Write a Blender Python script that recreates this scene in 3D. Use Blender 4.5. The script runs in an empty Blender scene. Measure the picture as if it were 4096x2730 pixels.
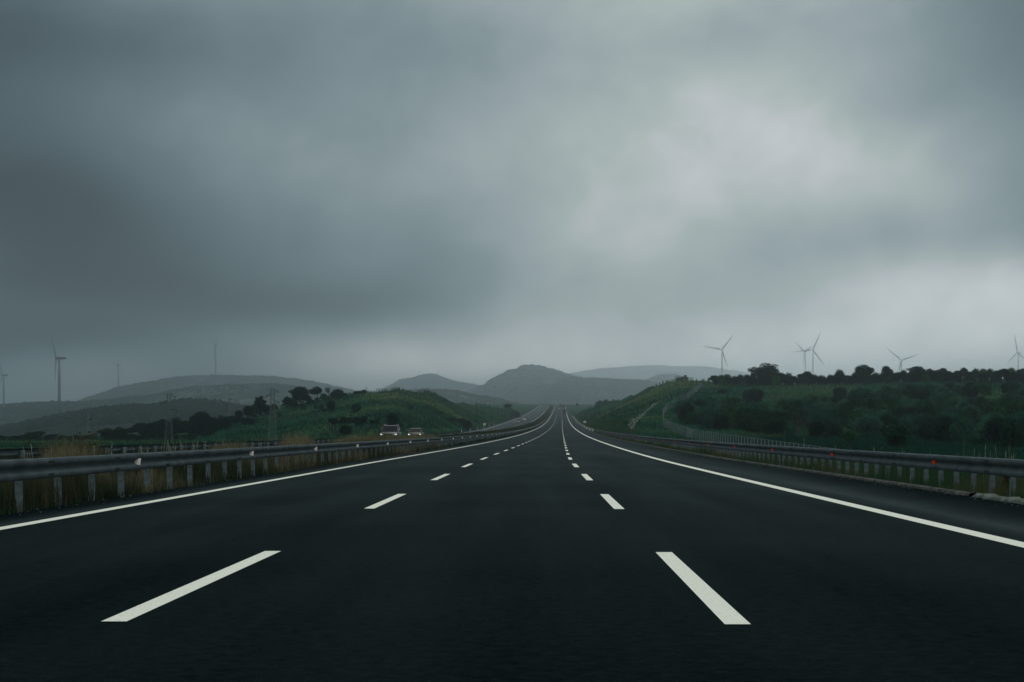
import bpy, math, random
import numpy as np
from mathutils import Vector, Matrix

random.seed(11)
RNG = np.random.default_rng(7)
S = bpy.context.scene
C = S.collection
EYE = 1.14           # eye height above the carriageway
FP = 6702.0          # focal length in pixels of the 4096 px wide photograph
VX, VY = 2162.0, 1732.0   # where the near, level stretch of road vanishes

# ------------------------------------------------------------------ helpers
def tag(o, label=None, cat=None, group=None, kind=None):
    if label: o['label'] = label
    if cat: o['category'] = cat
    if group: o['group'] = group
    if kind: o['kind'] = kind
    return o

def np_mesh(name, V, F, mat=None, parent=None, smooth=False, attr=None):
    """V (n,3) array, F (m,k) int array -> one mesh object"""
    me = bpy.data.meshes.new(name)
    V = np.asarray(V, dtype=np.float32); F = np.asarray(F, dtype=np.int32)
    k = F.shape[1]
    me.vertices.add(len(V)); me.vertices.foreach_set('co', V.ravel())
    me.loops.add(F.size); me.loops.foreach_set('vertex_index', F.ravel())
    me.polygons.add(len(F))
    me.polygons.foreach_set('loop_start', np.arange(0, F.size, k, dtype=np.int32))
    me.polygons.foreach_set('loop_total', np.full(len(F), k, dtype=np.int32))
    if smooth: me.polygons.foreach_set('use_smooth', np.ones(len(F), dtype=bool))
    if attr is not None:
        a = me.attributes.new('var', 'FLOAT', 'POINT'); a.data.foreach_set('value', np.asarray(attr, dtype=np.float32))
    me.update(calc_edges=True)
    if mat: me.materials.append(mat)
    o = bpy.data.objects.new(name, me); C.objects.link(o)
    if parent: o.parent = parent
    return o

class MB:
    """collects faces, builds ONE mesh"""
    def __init__(s): s.v = []; s.f = []
    def add(s, vs, fs):
        n = len(s.v); s.v += [tuple(p) for p in vs]; s.f += [tuple(i + n for i in f) for f in fs]; return s
    def box(s, c, d, rz=0.0):
        cx, cy, cz = c; dx, dy, dz = [q / 2 for q in d]; ca, sa = math.cos(rz), math.sin(rz)
        vs = []
        for z in (-dz, dz):
            for x, y in ((-dx, -dy), (dx, -dy), (dx, dy), (-dx, dy)):
                vs.append((cx + x * ca - y * sa, cy + x * sa + y * ca, cz + z))
        return s.add(vs, [(0, 3, 2, 1), (4, 5, 6, 7), (0, 1, 5, 4), (1, 2, 6, 5), (2, 3, 7, 6), (3, 0, 4, 7)])
    def tube(s, pts, rad, n=6, cap=True):
        pts = [Vector(p) for p in pts]
        if not hasattr(rad, '__len__'): rad = [rad] * len(pts)
        base = len(s.v)
        for i, p in enumerate(pts):
            t = (pts[min(i + 1, len(pts) - 1)] - pts[max(i - 1, 0)]).normalized()
            a = t.cross(Vector((0, 0, 1)))
            if a.length < 1e-3: a = t.cross(Vector((0, 1, 0)))
            a.normalize(); b = t.cross(a)
            for k in range(n):
                th = 2 * math.pi * k / n
                s.v.append(tuple(p + (a * math.cos(th) + b * math.sin(th)) * rad[i]))
        for i in range(len(pts) - 1):
            for k in range(n):
                s.f.append((base + i * n + k, base + i * n + (k + 1) % n, base + (i + 1) * n + (k + 1) % n, base + (i + 1) * n + k))
        if cap:
            s.f.append(tuple(base + k for k in range(n))[::-1])
            s.f.append(tuple(base + (len(pts) - 1) * n + k for k in range(n)))
        return s
    def prism(s, poly, x0, x1, inset=None):
        """poly in (y,z) extruded along x"""
        n = len(poly); vs = [(x0, y, z) for y, z in poly] + [(x1, y, z) for y, z in poly]
        fs = [tuple(range(n))[::-1], tuple(range(n, 2 * n))]
        for i in range(n):
            j = (i + 1) % n; fs.append((i, j, n + j, n + i))
        return s.add(vs, fs)
    def build(s, name, mat, parent=None, smooth=False):
        me = bpy.data.meshes.new(name); me.from_pydata(s.v, [], s.f); me.update()
        if smooth:
            me.polygons.foreach_set('use_smooth', [True] * len(me.polygons))
        if mat: me.materials.append(mat)
        o = bpy.data.objects.new(name, me); C.objects.link(o)
        if parent: o.parent = parent
        return o

def empty(name, loc=(0, 0, 0), rz=0.0):
    o = bpy.data.objects.new(name, None); C.objects.link(o); o.location = loc; o.rotation_euler = (0, 0, rz)
    o.empty_display_size = 0.5
    return o

KIDS = {}
def kids(o):
    return [c for c in bpy.data.objects if c.parent is o]
def dup(root, loc, rz=0.0, scale=None, cache={}):
    if root.name not in cache: cache[root.name] = [(c, kids(c)) for c in kids(root)]
    r = root.copy(); C.objects.link(r); r.location = loc; r.rotation_euler = (0, 0, rz)
    if scale: r.scale = scale
    for ch, gs in cache[root.name]:
        c = ch.copy(); C.objects.link(c); c.parent = r
        for g in gs:
            d = g.copy(); C.objects.link(d); d.parent = c
    return r

# value noise in numpy
_T = RNG.random((256, 256))
def vnoise(x, y):
    x = np.asarray(x, float); y = np.asarray(y, float)
    xi = np.floor(x).astype(int); yi = np.floor(y).astype(int); fx = x - xi; fy = y - yi
    fx = fx * fx * (3 - 2 * fx); fy = fy * fy * (3 - 2 * fy)
    a = _T[xi & 255, yi & 255]; b = _T[(xi + 1) & 255, yi & 255]; c = _T[xi & 255, (yi + 1) & 255]; d = _T[(xi + 1) & 255, (yi + 1) & 255]
    return (a * (1 - fx) + b * fx) * (1 - fy) + (c * (1 - fx) + d * fx) * fy
def fbm(x, y, o=4):
    r = 0; amp = 0.5; t = 0
    for k in range(o):
        r = r + amp * (vnoise(np.asarray(x) * 2 ** k + 17.3 * k, np.asarray(y) * 2 ** k + 5.1 * k) - 0.5); t += amp; amp *= 0.5
    return r / t * 2

# ------------------------------------------------------------------ materials
MATS = {}
def principled(name, col, rough=0.8, metal=0.0, spec=0.3, noise=None, bump=None, emit=None, coat=0):
    m = bpy.data.materials.new(name); m.use_nodes = True; nt = m.node_tree; b = nt.nodes['Principled BSDF']
    b.inputs['Base Color'].default_value = (*col, 1); b.inputs['Roughness'].default_value = rough
    b.inputs['Metallic'].default_value = metal; b.inputs['Specular IOR Level'].default_value = spec
    if coat: b.inputs['Coat Weight'].default_value = coat
    if emit:
        b.inputs['Emission Color'].default_value = (*emit[0], 1); b.inputs['Emission Strength'].default_value = emit[1]
    if noise:   # (scale, detail, colour B, low, high)
        tc = nt.nodes.new('ShaderNodeTexCoord'); n = nt.nodes.new('ShaderNodeTexNoise'); r = nt.nodes.new('ShaderNodeValToRGB')
        n.inputs['Scale'].default_value = noise[0]; n.inputs['Detail'].default_value = noise[1]
        nt.links.new(tc.outputs['Object'], n.inputs['Vector']); nt.links.new(n.outputs['Fac'], r.inputs['Fac'])
        r.color_ramp.elements[0].position = noise[3]; r.color_ramp.elements[1].position = noise[4]
        r.color_ramp.elements[0].color = (*col, 1); r.color_ramp.elements[1].color = (*noise[2], 1)
        nt.links.new(r.outputs['Color'], b.inputs['Base Color'])
    if bump:
        tc = nt.nodes.new('ShaderNodeTexCoord'); n = nt.nodes.new('ShaderNodeTexNoise'); bp = nt.nodes.new('ShaderNodeBump')
        n.inputs['Scale'].default_value = bump[0]; n.inputs['Detail'].default_value = 6
        bp.inputs['Strength'].default_value = bump[1]; bp.inputs['Distance'].default_value = bump[2]
        nt.links.new(tc.outputs['Object'], n.inputs['Vector']); nt.links.new(n.outputs['Fac'], bp.inputs['Height'])
        nt.links.new(bp.outputs['Normal'], b.inputs['Normal'])
    MATS[name] = m
    return m

def leafy(name, stops, rnd=0.45, sat=1.0, trans=0.25):
    """foliage: colour ramp driven by per-leaf attribute plus a little per-object variation"""
    m = bpy.data.materials.new(name); m.use_nodes = True; nt = m.node_tree; N = nt.nodes; L = nt.links
    for n in list(N): N.remove(n)
    out = N.new('ShaderNodeOutputMaterial'); at = N.new('ShaderNodeAttribute'); at.attribute_name = 'var'
    oi = N.new('ShaderNodeObjectInfo'); mr = N.new('ShaderNodeMath'); mr.operation = 'MULTIPLY_ADD'
    mr.inputs[1].default_value = rnd; L.new(oi.outputs['Random'], mr.inputs[0])
    sc = N.new('ShaderNodeMath'); sc.operation = 'MULTIPLY'; sc.inputs[1].default_value = 1 - rnd
    L.new(at.outputs['Fac'], sc.inputs[0]); L.new(sc.outputs[0], mr.inputs[2])
    r = N.new('ShaderNodeValToRGB'); L.new(mr.outputs[0], r.inputs['Fac'])
    els = r.color_ramp.elements
    els[0].position = stops[0][0]; els[0].color = (*stops[0][1], 1); els[1].position = stops[-1][0]; els[1].color = (*stops[-1][1], 1)
    for p, c in stops[1:-1]:
        e = els.new(p); e.color = (*c, 1)
    d = N.new('ShaderNodeBsdfDiffuse'); t = N.new('ShaderNodeBsdfTranslucent'); mx = N.new('ShaderNodeMixShader'); mx.inputs[0].default_value = trans
    L.new(r.outputs[0], d.inputs['Color']); L.new(r.outputs[0], t.inputs['Color'])
    L.new(d.outputs[0], mx.inputs[1]); L.new(t.outputs[0], mx.inputs[2]); L.new(mx.outputs[0], out.inputs['Surface'])
    MATS[name] = m
    return m

def ground_mat(name, greens, brown, scale=0.03, fine=1.2, patch=None, vert_squash=1.0):
    m = bpy.data.materials.new(name); m.use_nodes = True; nt = m.node_tree; N = nt.nodes; L = nt.links
    b = N['Principled BSDF']; b.inputs['Roughness'].default_value = 1.0; b.inputs['Specular IOR Level'].default_value = 0.0
    tc = N.new('ShaderNodeTexCoord')
    n1 = N.new('ShaderNodeTexNoise'); n1.inputs['Scale'].default_value = scale; n1.inputs['Detail'].default_value = 8; n1.inputs['Roughness'].default_value = 0.62; n1.inputs['Distortion'].default_value = 0.6
    n2 = N.new('ShaderNodeTexNoise'); n2.inputs['Scale'].default_value = fine; n2.inputs['Detail'].default_value = 5
    n3 = N.new('ShaderNodeTexNoise'); n3.inputs['Scale'].default_value = scale * 2.3; n3.inputs['Detail'].default_value = 6
    for n in (n1, n2, n3): L.new(tc.outputs['Object'], n.inputs['Vector'])
    r1 = N.new('ShaderNodeValToRGB'); r1.color_ramp.elements[0].position = 0.36; r1.color_ramp.elements[1].position = 0.64
    r1.color_ramp.elements[0].color = (*greens[0], 1); r1.color_ramp.elements[1].color = (*greens[-1], 1)
    if len(greens) > 2:
        e = r1.color_ramp.elements.new(0.5); e.color = (*greens[1], 1)
    L.new(n1.outputs['Fac'], r1.inputs['Fac'])
    r3 = N.new('ShaderNodeValToRGB'); r3.color_ramp.elements[0].position = 0.52; r3.color_ramp.elements[1].position = 0.66
    r3.color_ramp.elements[0].color = (0, 0, 0, 1); r3.color_ramp.elements[1].color = (1, 1, 1, 1); L.new(n3.outputs['Fac'], r3.inputs['Fac'])
    mx = N.new('ShaderNodeMix'); mx.data_type = 'RGBA'; mx.inputs['B'].default_value = (*brown, 1)
    L.new(r3.outputs[0], mx.inputs['Factor']); L.new(r1.outputs[0], mx.inputs['A'])
    r2 = N.new('ShaderNodeValToRGB'); r2.color_ramp.elements[0].position = 0.3; r2.color_ramp.elements[1].position = 0.72
    r2.color_ramp.elements[0].color = (0.45, 0.45, 0.45, 1); r2.color_ramp.elements[1].color = (1.35, 1.35, 1.35, 1); L.new(n2.outputs['Fac'], r2.inputs['Fac'])
    mu = N.new('ShaderNodeMix'); mu.data_type = 'RGBA'; mu.blend_type = 'MULTIPLY'; mu.inputs['Factor'].default_value = 1
    L.new(mx.outputs['Result'], mu.inputs['A']); L.new(r2.outputs[0], mu.inputs['B'])
    L.new(mu.outputs['Result'], b.inputs['Base Color'])
    bp = N.new('ShaderNodeBump'); bp.inputs['Strength'].default_value = 0.7; bp.inputs['Distance'].default_value = 0.5
    L.new(n2.outputs['Fac'], bp.inputs['Height']); L.new(bp.outputs['Normal'], b.inputs['Normal'])
    MATS[name] = m
    return m

def asphalt(name, base, worn, tracks=None):
    m = bpy.data.materials.new(name); m.use_nodes = True; nt = m.node_tree; N = nt.nodes; L = nt.links
    b = N['Principled BSDF']; b.inputs['Roughness'].default_value = 1.0; b.inputs['Specular IOR Level'].default_value = 0.0
    tc = N.new('ShaderNodeTexCoord'); mp = N.new('ShaderNodeMapping'); mp.inputs['Scale'].default_value = (0.9, 0.05, 1)
    L.new(tc.outputs['Object'], mp.inputs['Vector'])
    n1 = N.new('ShaderNodeTexNoise'); n1.inputs['Scale'].default_value = 1.0; n1.inputs['Detail'].default_value = 5; L.new(mp.outputs[0], n1.inputs['Vector'])
    n2 = N.new('ShaderNodeTexNoise'); n2.inputs['Scale'].default_value = 9; n2.inputs['Detail'].default_value = 9; n2.inputs['Roughness'].default_value = 0.88; L.new(tc.outputs['Object'], n2.inputs['Vector'])
    n4 = N.new('ShaderNodeTexNoise'); n4.inputs['Scale'].default_value = 0.16; n4.inputs['Detail'].default_value = 5; L.new(tc.outputs['Object'], n4.inputs['Vector'])
    a = N.new('ShaderNodeMath'); a.operation = 'MULTIPLY_ADD'; a.inputs[1].default_value = 0.36; L.new(n1.outputs['Fac'], a.inputs[0])
    a2 = N.new('ShaderNodeMath'); a2.operation = 'MULTIPLY'; a2.inputs[1].default_value = 0.85; L.new(n2.outputs['Fac'], a2.inputs[0])
    a3 = N.new('ShaderNodeMath'); a3.operation = 'MULTIPLY_ADD'; a3.inputs[1].default_value = 0.25; L.new(n4.outputs['Fac'], a3.inputs[0]); L.new(a2.outputs[0], a3.inputs[2])
    L.new(a3.outputs[0], a.inputs[2])
    r = N.new('ShaderNodeValToRGB'); r.color_ramp.elements[0].position = 0.58; r.color_ramp.elements[1].position = 0.90
    r.color_ramp.elements[0].color = (*base, 1); r.color_ramp.elements[1].color = (*worn, 1); L.new(a.outputs[0], r.inputs['Fac'])
    L.new(r.outputs[0], b.inputs['Base Color'])
    n3 = N.new('ShaderNodeTexNoise'); n3.inputs['Scale'].default_value = 70; n3.inputs['Detail'].default_value = 3; L.new(tc.outputs['Object'], n3.inputs['Vector'])
    bp = N.new('ShaderNodeBump'); bp.inputs['Strength'].default_value = 0.5; bp.inputs['Distance'].default_value = 0.01
    L.new(n3.outputs['Fac'], bp.inputs['Height']); L.new(bp.outputs['Normal'], b.inputs['Normal'])
    # grazing-angle sheen of the stones, as damp asphalt has it
    lw = N.new('ShaderNodeLayerWeight'); lw.inputs['Blend'].default_value = 0.5
    pw = N.new('ShaderNodeMath'); pw.operation = 'POWER'; pw.inputs[1].default_value = 20; L.new(lw.outputs['Facing'], pw.inputs[0])
    mk = N.new('ShaderNodeMath'); mk.operation = 'MULTIPLY'; mk.inputs[1].default_value = 0.033; L.new(pw.outputs[0], mk.inputs[0])
    wv = N.new('ShaderNodeMath'); wv.operation = 'MULTIPLY_ADD'; wv.inputs[1].default_value = 1.6; wv.inputs[2].default_value = -0.2; L.new(a.outputs[0], wv.inputs[0])
    mk2 = N.new('ShaderNodeMath'); mk2.operation = 'MULTIPLY'; L.new(mk.outputs[0], mk2.inputs[0]); L.new(wv.outputs[0], mk2.inputs[1])
    gl = N.new('ShaderNodeBsdfGlossy'); gl.inputs['Roughness'].default_value = 0.5; gl.inputs['Color'].default_value = (.72, .95, .98, 1)
    ms = N.new('ShaderNodeMixShader'); L.new(mk2.outputs[0], ms.inputs[0]); L.new(b.outputs[0], ms.inputs[1]); L.new(gl.outputs[0], ms.inputs[2])
    L.new(ms.outputs[0], N['Material Output'].inputs['Surface'])
    return m

M_ASPH = asphalt('asphalt', (0.0004, 0.0028, 0.0034), (0.0090, 0.0150, 0.0162))
M_ASPH2 = asphalt('asphalt_opposite', (0.016, 0.022, 0.025), (0.028, 0.036, 0.040))
M_KERBD = principled('dark_kerb', (0.014, 0.018, 0.017), 0.95, noise=(3, 5, (0.075, 0.085, 0.075), 0.4, 0.65), spec=0.1)
M_KERB = principled('concrete_kerb', (0.05, 0.065, 0.055), 0.95, noise=(4, 6, (0.11, 0.135, 0.115), 0.35, 0.65), spec=0.1, bump=(15, 0.5, 0.02))
M_STEEL = principled('galvanised_rail', (0.038, 0.056, 0.064), 0.85, 0.0, 0.1, noise=(2.3, 7, (0.072, 0.096, 0.104), 0.35, 0.7))
M_POST = principled('galvanised_post', (0.15, 0.20, 0.215), 0.6, 0.1, 0.4, noise=(9, 6, (0.06, 0.075, 0.075), 0.45, 0.7))
M_BOLT = principled('bolt', (0.015, 0.018, 0.02), 0.6, 0.3)
M_REFW = principled('white_reflector', (0.85, 0.78, 0.70), 0.5, 0.0, 0.5)
M_REFR = principled('red_reflector', (0.62, 0.035, 0.006), 0.4, 0.0, 0.5)
M_WHITE = principled('white_plastic', (0.7, 0.74, 0.72), 0.6, 0, 0.3)
M_BLACK = principled('black_rubber', (0.006, 0.006, 0.007), 0.9, 0, 0.2)
M_SIGN = principled('sign_face', (0.75, 0.76, 0.72), 0.6, 0, 0.3)
M_SIGNT = principled('sign_lettering', (0.02, 0.02, 0.025), 0.6)
M_SIGNBACK = principled('sign_dark', (0.03, 0.035, 0.04), 0.6)
M_LATT = principled('pylon_steel', (0.11, 0.14, 0.14), 0.7, 0.1, 0.3)
M_LATTD = principled('pylon_arm_steel', (0.035, 0.042, 0.045), 0.7, 0.1, 0.3)
M_TURB = principled('turbine_white', (0.19, 0.215, 0.22), 0.6, 0, 0.3)
M_BARK = principled('bark', (0.02, 0.018, 0.014), 0.95, 0, 0.1, noise=(6, 4, (0.035, 0.032, 0.025), 0.4, 0.6))
M_DRYW = principled('dry_stem', (0.03, 0.026, 0.018), 0.95, 0, 0.1)
M_ROCK = principled('stone', (0.03, 0.04, 0.035), 0.95, 0, 0.1, noise=(0.8, 5, (0.055, 0.065, 0.06), 0.4, 0.6))
M_CHAN = principled('channel_stone', (0.10, 0.115, 0.10), 0.95, 0, 0.1, noise=(0.6, 6, (0.05, 0.065, 0.05), 0.4, 0.65))

def paint_mat():
    m = principled('road_paint', (0.78, 0.80, 0.70), 0.7, 0, 0.2)
    nt = m.node_tree; N = nt.nodes; L = nt.links; b = N['Principled BSDF']
    tc = N.new('ShaderNodeTexCoord'); n = N.new('ShaderNodeTexNoise'); n.inputs['Scale'].default_value = 45; n.inputs['Detail'].default_value = 4; n.inputs['Roughness'].default_value = 0.6
    r = N.new('ShaderNodeValToRGB'); L.new(tc.outputs['Object'], n.inputs['Vector']); L.new(n.outputs['Fac'], r.inputs['Fac'])
    r.color_ramp.elements[0].position = 0.30; r.color_ramp.elements[0].color = (0.50, 0.53, 0.46, 1)
    r.color_ramp.elements[1].position = 0.55; r.color_ramp.elements[1].color = (0.68, 0.71, 0.61, 1)
    L.new(r.outputs[0], b.inputs['Base Color'])
    return m
M_PAINT = paint_mat()

M_GROUND = ground_mat('hill_grass', [(0.004, 0.024, 0.016), (0.008, 0.046, 0.026), (0.034, 0.068, 0.026)], (0.028, 0.034, 0.018), 0.03, 0.9)
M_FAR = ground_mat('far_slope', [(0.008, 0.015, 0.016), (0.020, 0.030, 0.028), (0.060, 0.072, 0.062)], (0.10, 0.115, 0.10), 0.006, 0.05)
M_TREE = leafy('tree_leaves', [(0.0, (0.001, 0.009, 0.006)), (0.6, (0.004, 0.024, 0.013)), (1.0, (0.012, 0.044, 0.018))])
M_BUSH = leafy('bush_leaves', [(0.0, (0.001, 0.014, 0.007)), (0.5, (0.007, 0.044, 0.015)), (1.0, (0.036, 0.115, 0.030))])
M_BUSHP = leafy('pale_bush_leaves', [(0.0, (0.004, 0.024, 0.018)), (0.5, (0.014, 0.062, 0.042)), (1.0, (0.052, 0.140, 0.088))])
M_WOOD = leafy('far_wood_leaves', [(0.0, (0.005, 0.011, 0.009)), (1.0, (0.014, 0.024, 0.018))], rnd=0.0)
M_DRY = leafy('dry_grass', [(0.0, (0.008, 0.018, 0.010)), (0.35, (0.034, 0.048, 0.027)), (0.7, (0.078, 0.078, 0.044)), (1.0, (0.22, 0.195, 0.12))], rnd=0.0)
M_VERGE = leafy('verge_grass', [(0.0, (0.016, 0.052, 0.028)), (0.40, (0.034, 0.080, 0.040)), (0.70, (0.070, 0.076, 0.034)), (1.0, (0.15, 0.120, 0.060))], rnd=0.0)
M_FIELD = leafy('field_grass', [(0.0, (0.004, 0.030, 0.020)), (0.5, (0.011, 0.066, 0.037)), (0.72, (0.044, 0.092, 0.040)), (1.0, (0.14, 0.175, 0.075))], rnd=0.0)
M_SEED = leafy('seed_heads', [(0.0, (0.10, 0.12, 0.08)), (1.0, (0.30, 0.31, 0.22))], rnd=0.0)

def net_mat():
    m = bpy.data.materials.new('wire_net'); m.use_nodes = True; nt = m.node_tree; N = nt.nodes; L = nt.links
    for n in list(N): N.remove(n)
    out = N.new('ShaderNodeOutputMaterial'); d = N.new('ShaderNodeBsdfDiffuse'); d.inputs['Color'].default_value = (0.12, 0.15, 0.16, 1)
    t = N.new('ShaderNodeBsdfTransparent'); mx = N.new('ShaderNodeMixShader'); mx.inputs[0].default_value = 0.26
    L.new(t.outputs[0], mx.inputs[1]); L.new(d.outputs[0], mx.inputs[2]); L.new(mx.outputs[0], out.inputs['Surface'])
    return m
M_NET = net_mat()

# ------------------------------------------------------------------ the line of the road
def cx(Y):
    Y = np.asarray(Y, float); t = Y - 68
    return -0.77 + 0.0125 * (t + np.sqrt(t * t + 200)) / 2
_zy = [-500, 0, 60, 100, 139, 200, 260, 315, 411, 598, 832, 1187, 1515, 1760, 1993, 2200, 2350, 2500, 3000, 12000]
_zz = [0, 0, 0, .02, .10, .30, .56, .88, 1.55, 3.3, 6.45, 13.1, 20.9, 27.0, 33.2, 38.2, 41.0, 42.2, 42.8, 44]
_gy = np.arange(-600, 12000, 5.0); _g = np.interp(_gy, _zy, _zz)
_k = np.exp(-0.5 * (np.arange(-90, 91, 5) / 38.0) ** 2); _k /= _k.sum()
_gs = np.convolve(np.pad(_g, 18, mode='edge'), _k, mode='valid')
def zr(Y): return np.interp(Y, _gy, _gs)

# plan path
def build_path():
    pts = []; Y = -80.0
    while Y < 2000:
        step = 2.0 if Y < 300 else 5.0
        x = float(cx(Y)); h = math.atan((float(cx(Y + 1)) - float(cx(Y - 1))) / 2)
        pts.append((x, Y, h)); Y += step
    x, y, h = pts[-1]
    for i in range(150):
        k = 1 / 420.0 * min(1, i / 12.0)
        h -= 5 * k; x += 5 * math.sin(h); y += 5 * math.cos(h); pts.append((x, y, h))
    P = np.array(pts); d = np.r_[0, np.cumsum(np.hypot(np.diff(P[:, 0]), np.diff(P[:, 1])))] - 80.0
    return P, d
PATH, PS = build_path()
def on_path(s, lat, dz=0.0):
    """station s (metres along our road from the camera), lateral offset -> (X,Y,Z,heading)"""
    x = np.interp(s, PS, PATH[:, 0]); y = np.interp(s, PS, PATH[:, 1]); h = np.interp(s, PS, PATH[:, 2])
    return x + lat * np.cos(h), y - lat * np.sin(h), zr(y) + dz, h
def opp_dz(Y): return np.interp(Y, [200, 300, 430, 560, 700, 850], [0, -.3, -.8, -.8, -.3, 0])

def strip(name, prof, s0, s1, mat, parent=None, step=None, dzf=None, smooth=True):
    """sweep a cross-section [(lat, dz)...] along the road"""
    ss = PS[(PS > s0) & (PS < s1)]
    ss = np.r_[s0, ss, s1]
    rows = []
    for lat, dz in prof:
        X, Y, Z, h = on_path(ss, lat, dz)
        if dzf is not None: Z = Z + dzf(Y)
        rows.append(np.c_[X, Y, Z])
    n = len(ss); k = len(prof); V = np.stack(rows, 1).reshape(-1, 3)
    i = np.arange(n - 1)[:, None] * k; j = np.arange(k - 1)[None, :]
    a = (i + j).ravel(); F = np.c_[a, a + 1, a + 1 + k, a + k]
    return np_mesh(name, V, F, mat, parent, smooth)

# ------------------------------------------------------------------ terrain
def tab(s, t):
    t = np.array(t, float); return np.interp(s, t[:, 0], t[:, 1])
R_D = [(2250, 1300), (2296, 1150), (2364, 1000), (2420, 920), (2480, 850), (2560, 750), (2668, 640), (2750, 610), (2900, 600), (3400, 560), (4096, 520), (4900, 480)]
R_ROW = [(2250, 1680), (2296, 1662), (2364, 1632), (2420, 1622), (2480, 1599), (2520, 1582), (2561, 1566), (2609, 1542), (2668, 1529), (2708, 1521), (2750, 1524), (2810, 1524), (2900, 1530), (3100, 1535), (3400, 1530), (3700, 1520), (4096, 1518), (4900, 1520)]
R_F = [(2250, 0), (2420, 0), (2480, 250), (2560, 275), (2650, 318), (2748, 290), (3000, 285), (3500, 270), (4096, 250), (4900, 230)]
L_D = [(-600, 480), (700, 480), (850, 480), (940, 490), (1055, 520), (1122, 540), (1234, 560), (1293, 575), (1389, 590), (1475, 600), (1530, 605), (1588, 620), (1636, 650), (1670, 680), (1712, 700), (1760, 740), (1814, 790), (1846, 820), (1921, 900), (2002, 1000), (2040, 1060), (2100, 1500)]
L_ROW = [(-600, 1764), (700, 1764), (850, 1735), (940, 1680), (1055, 1653), (1122, 1632), (1234, 1615), (1293, 1600), (1389, 1581), (1475, 1573), (1530, 1571), (1588, 1561), (1636, 1571), (1670, 1574), (1712, 1568), (1760, 1583), (1814, 1602), (1846, 1612), (1921, 1619), (2002, 1635), (2040, 1634), (2100, 1660)]
L_F = [(-600, 400), (940, 395), (1090, 400), (1300, 345), (1475, 300), (1600, 310), (1700, 345), (1800, 300)]
ZLR = [(-500, -2.2), (130, -2.0), (160, -1.6), (225, -.7), (252, -.3), (286, .3), (316, 1.1), (345, 2.3), (420, 3.3), (700, 5), (2000, 30)]
ZLL = [(-500, -1.2), (300, -1.1), (420, -1.3), (900, -3), (1600, -3), (4000, -3)]
def smooth(t): t = np.clip(t, 0, 1); return t * t * (3 - 2 * t)
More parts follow.
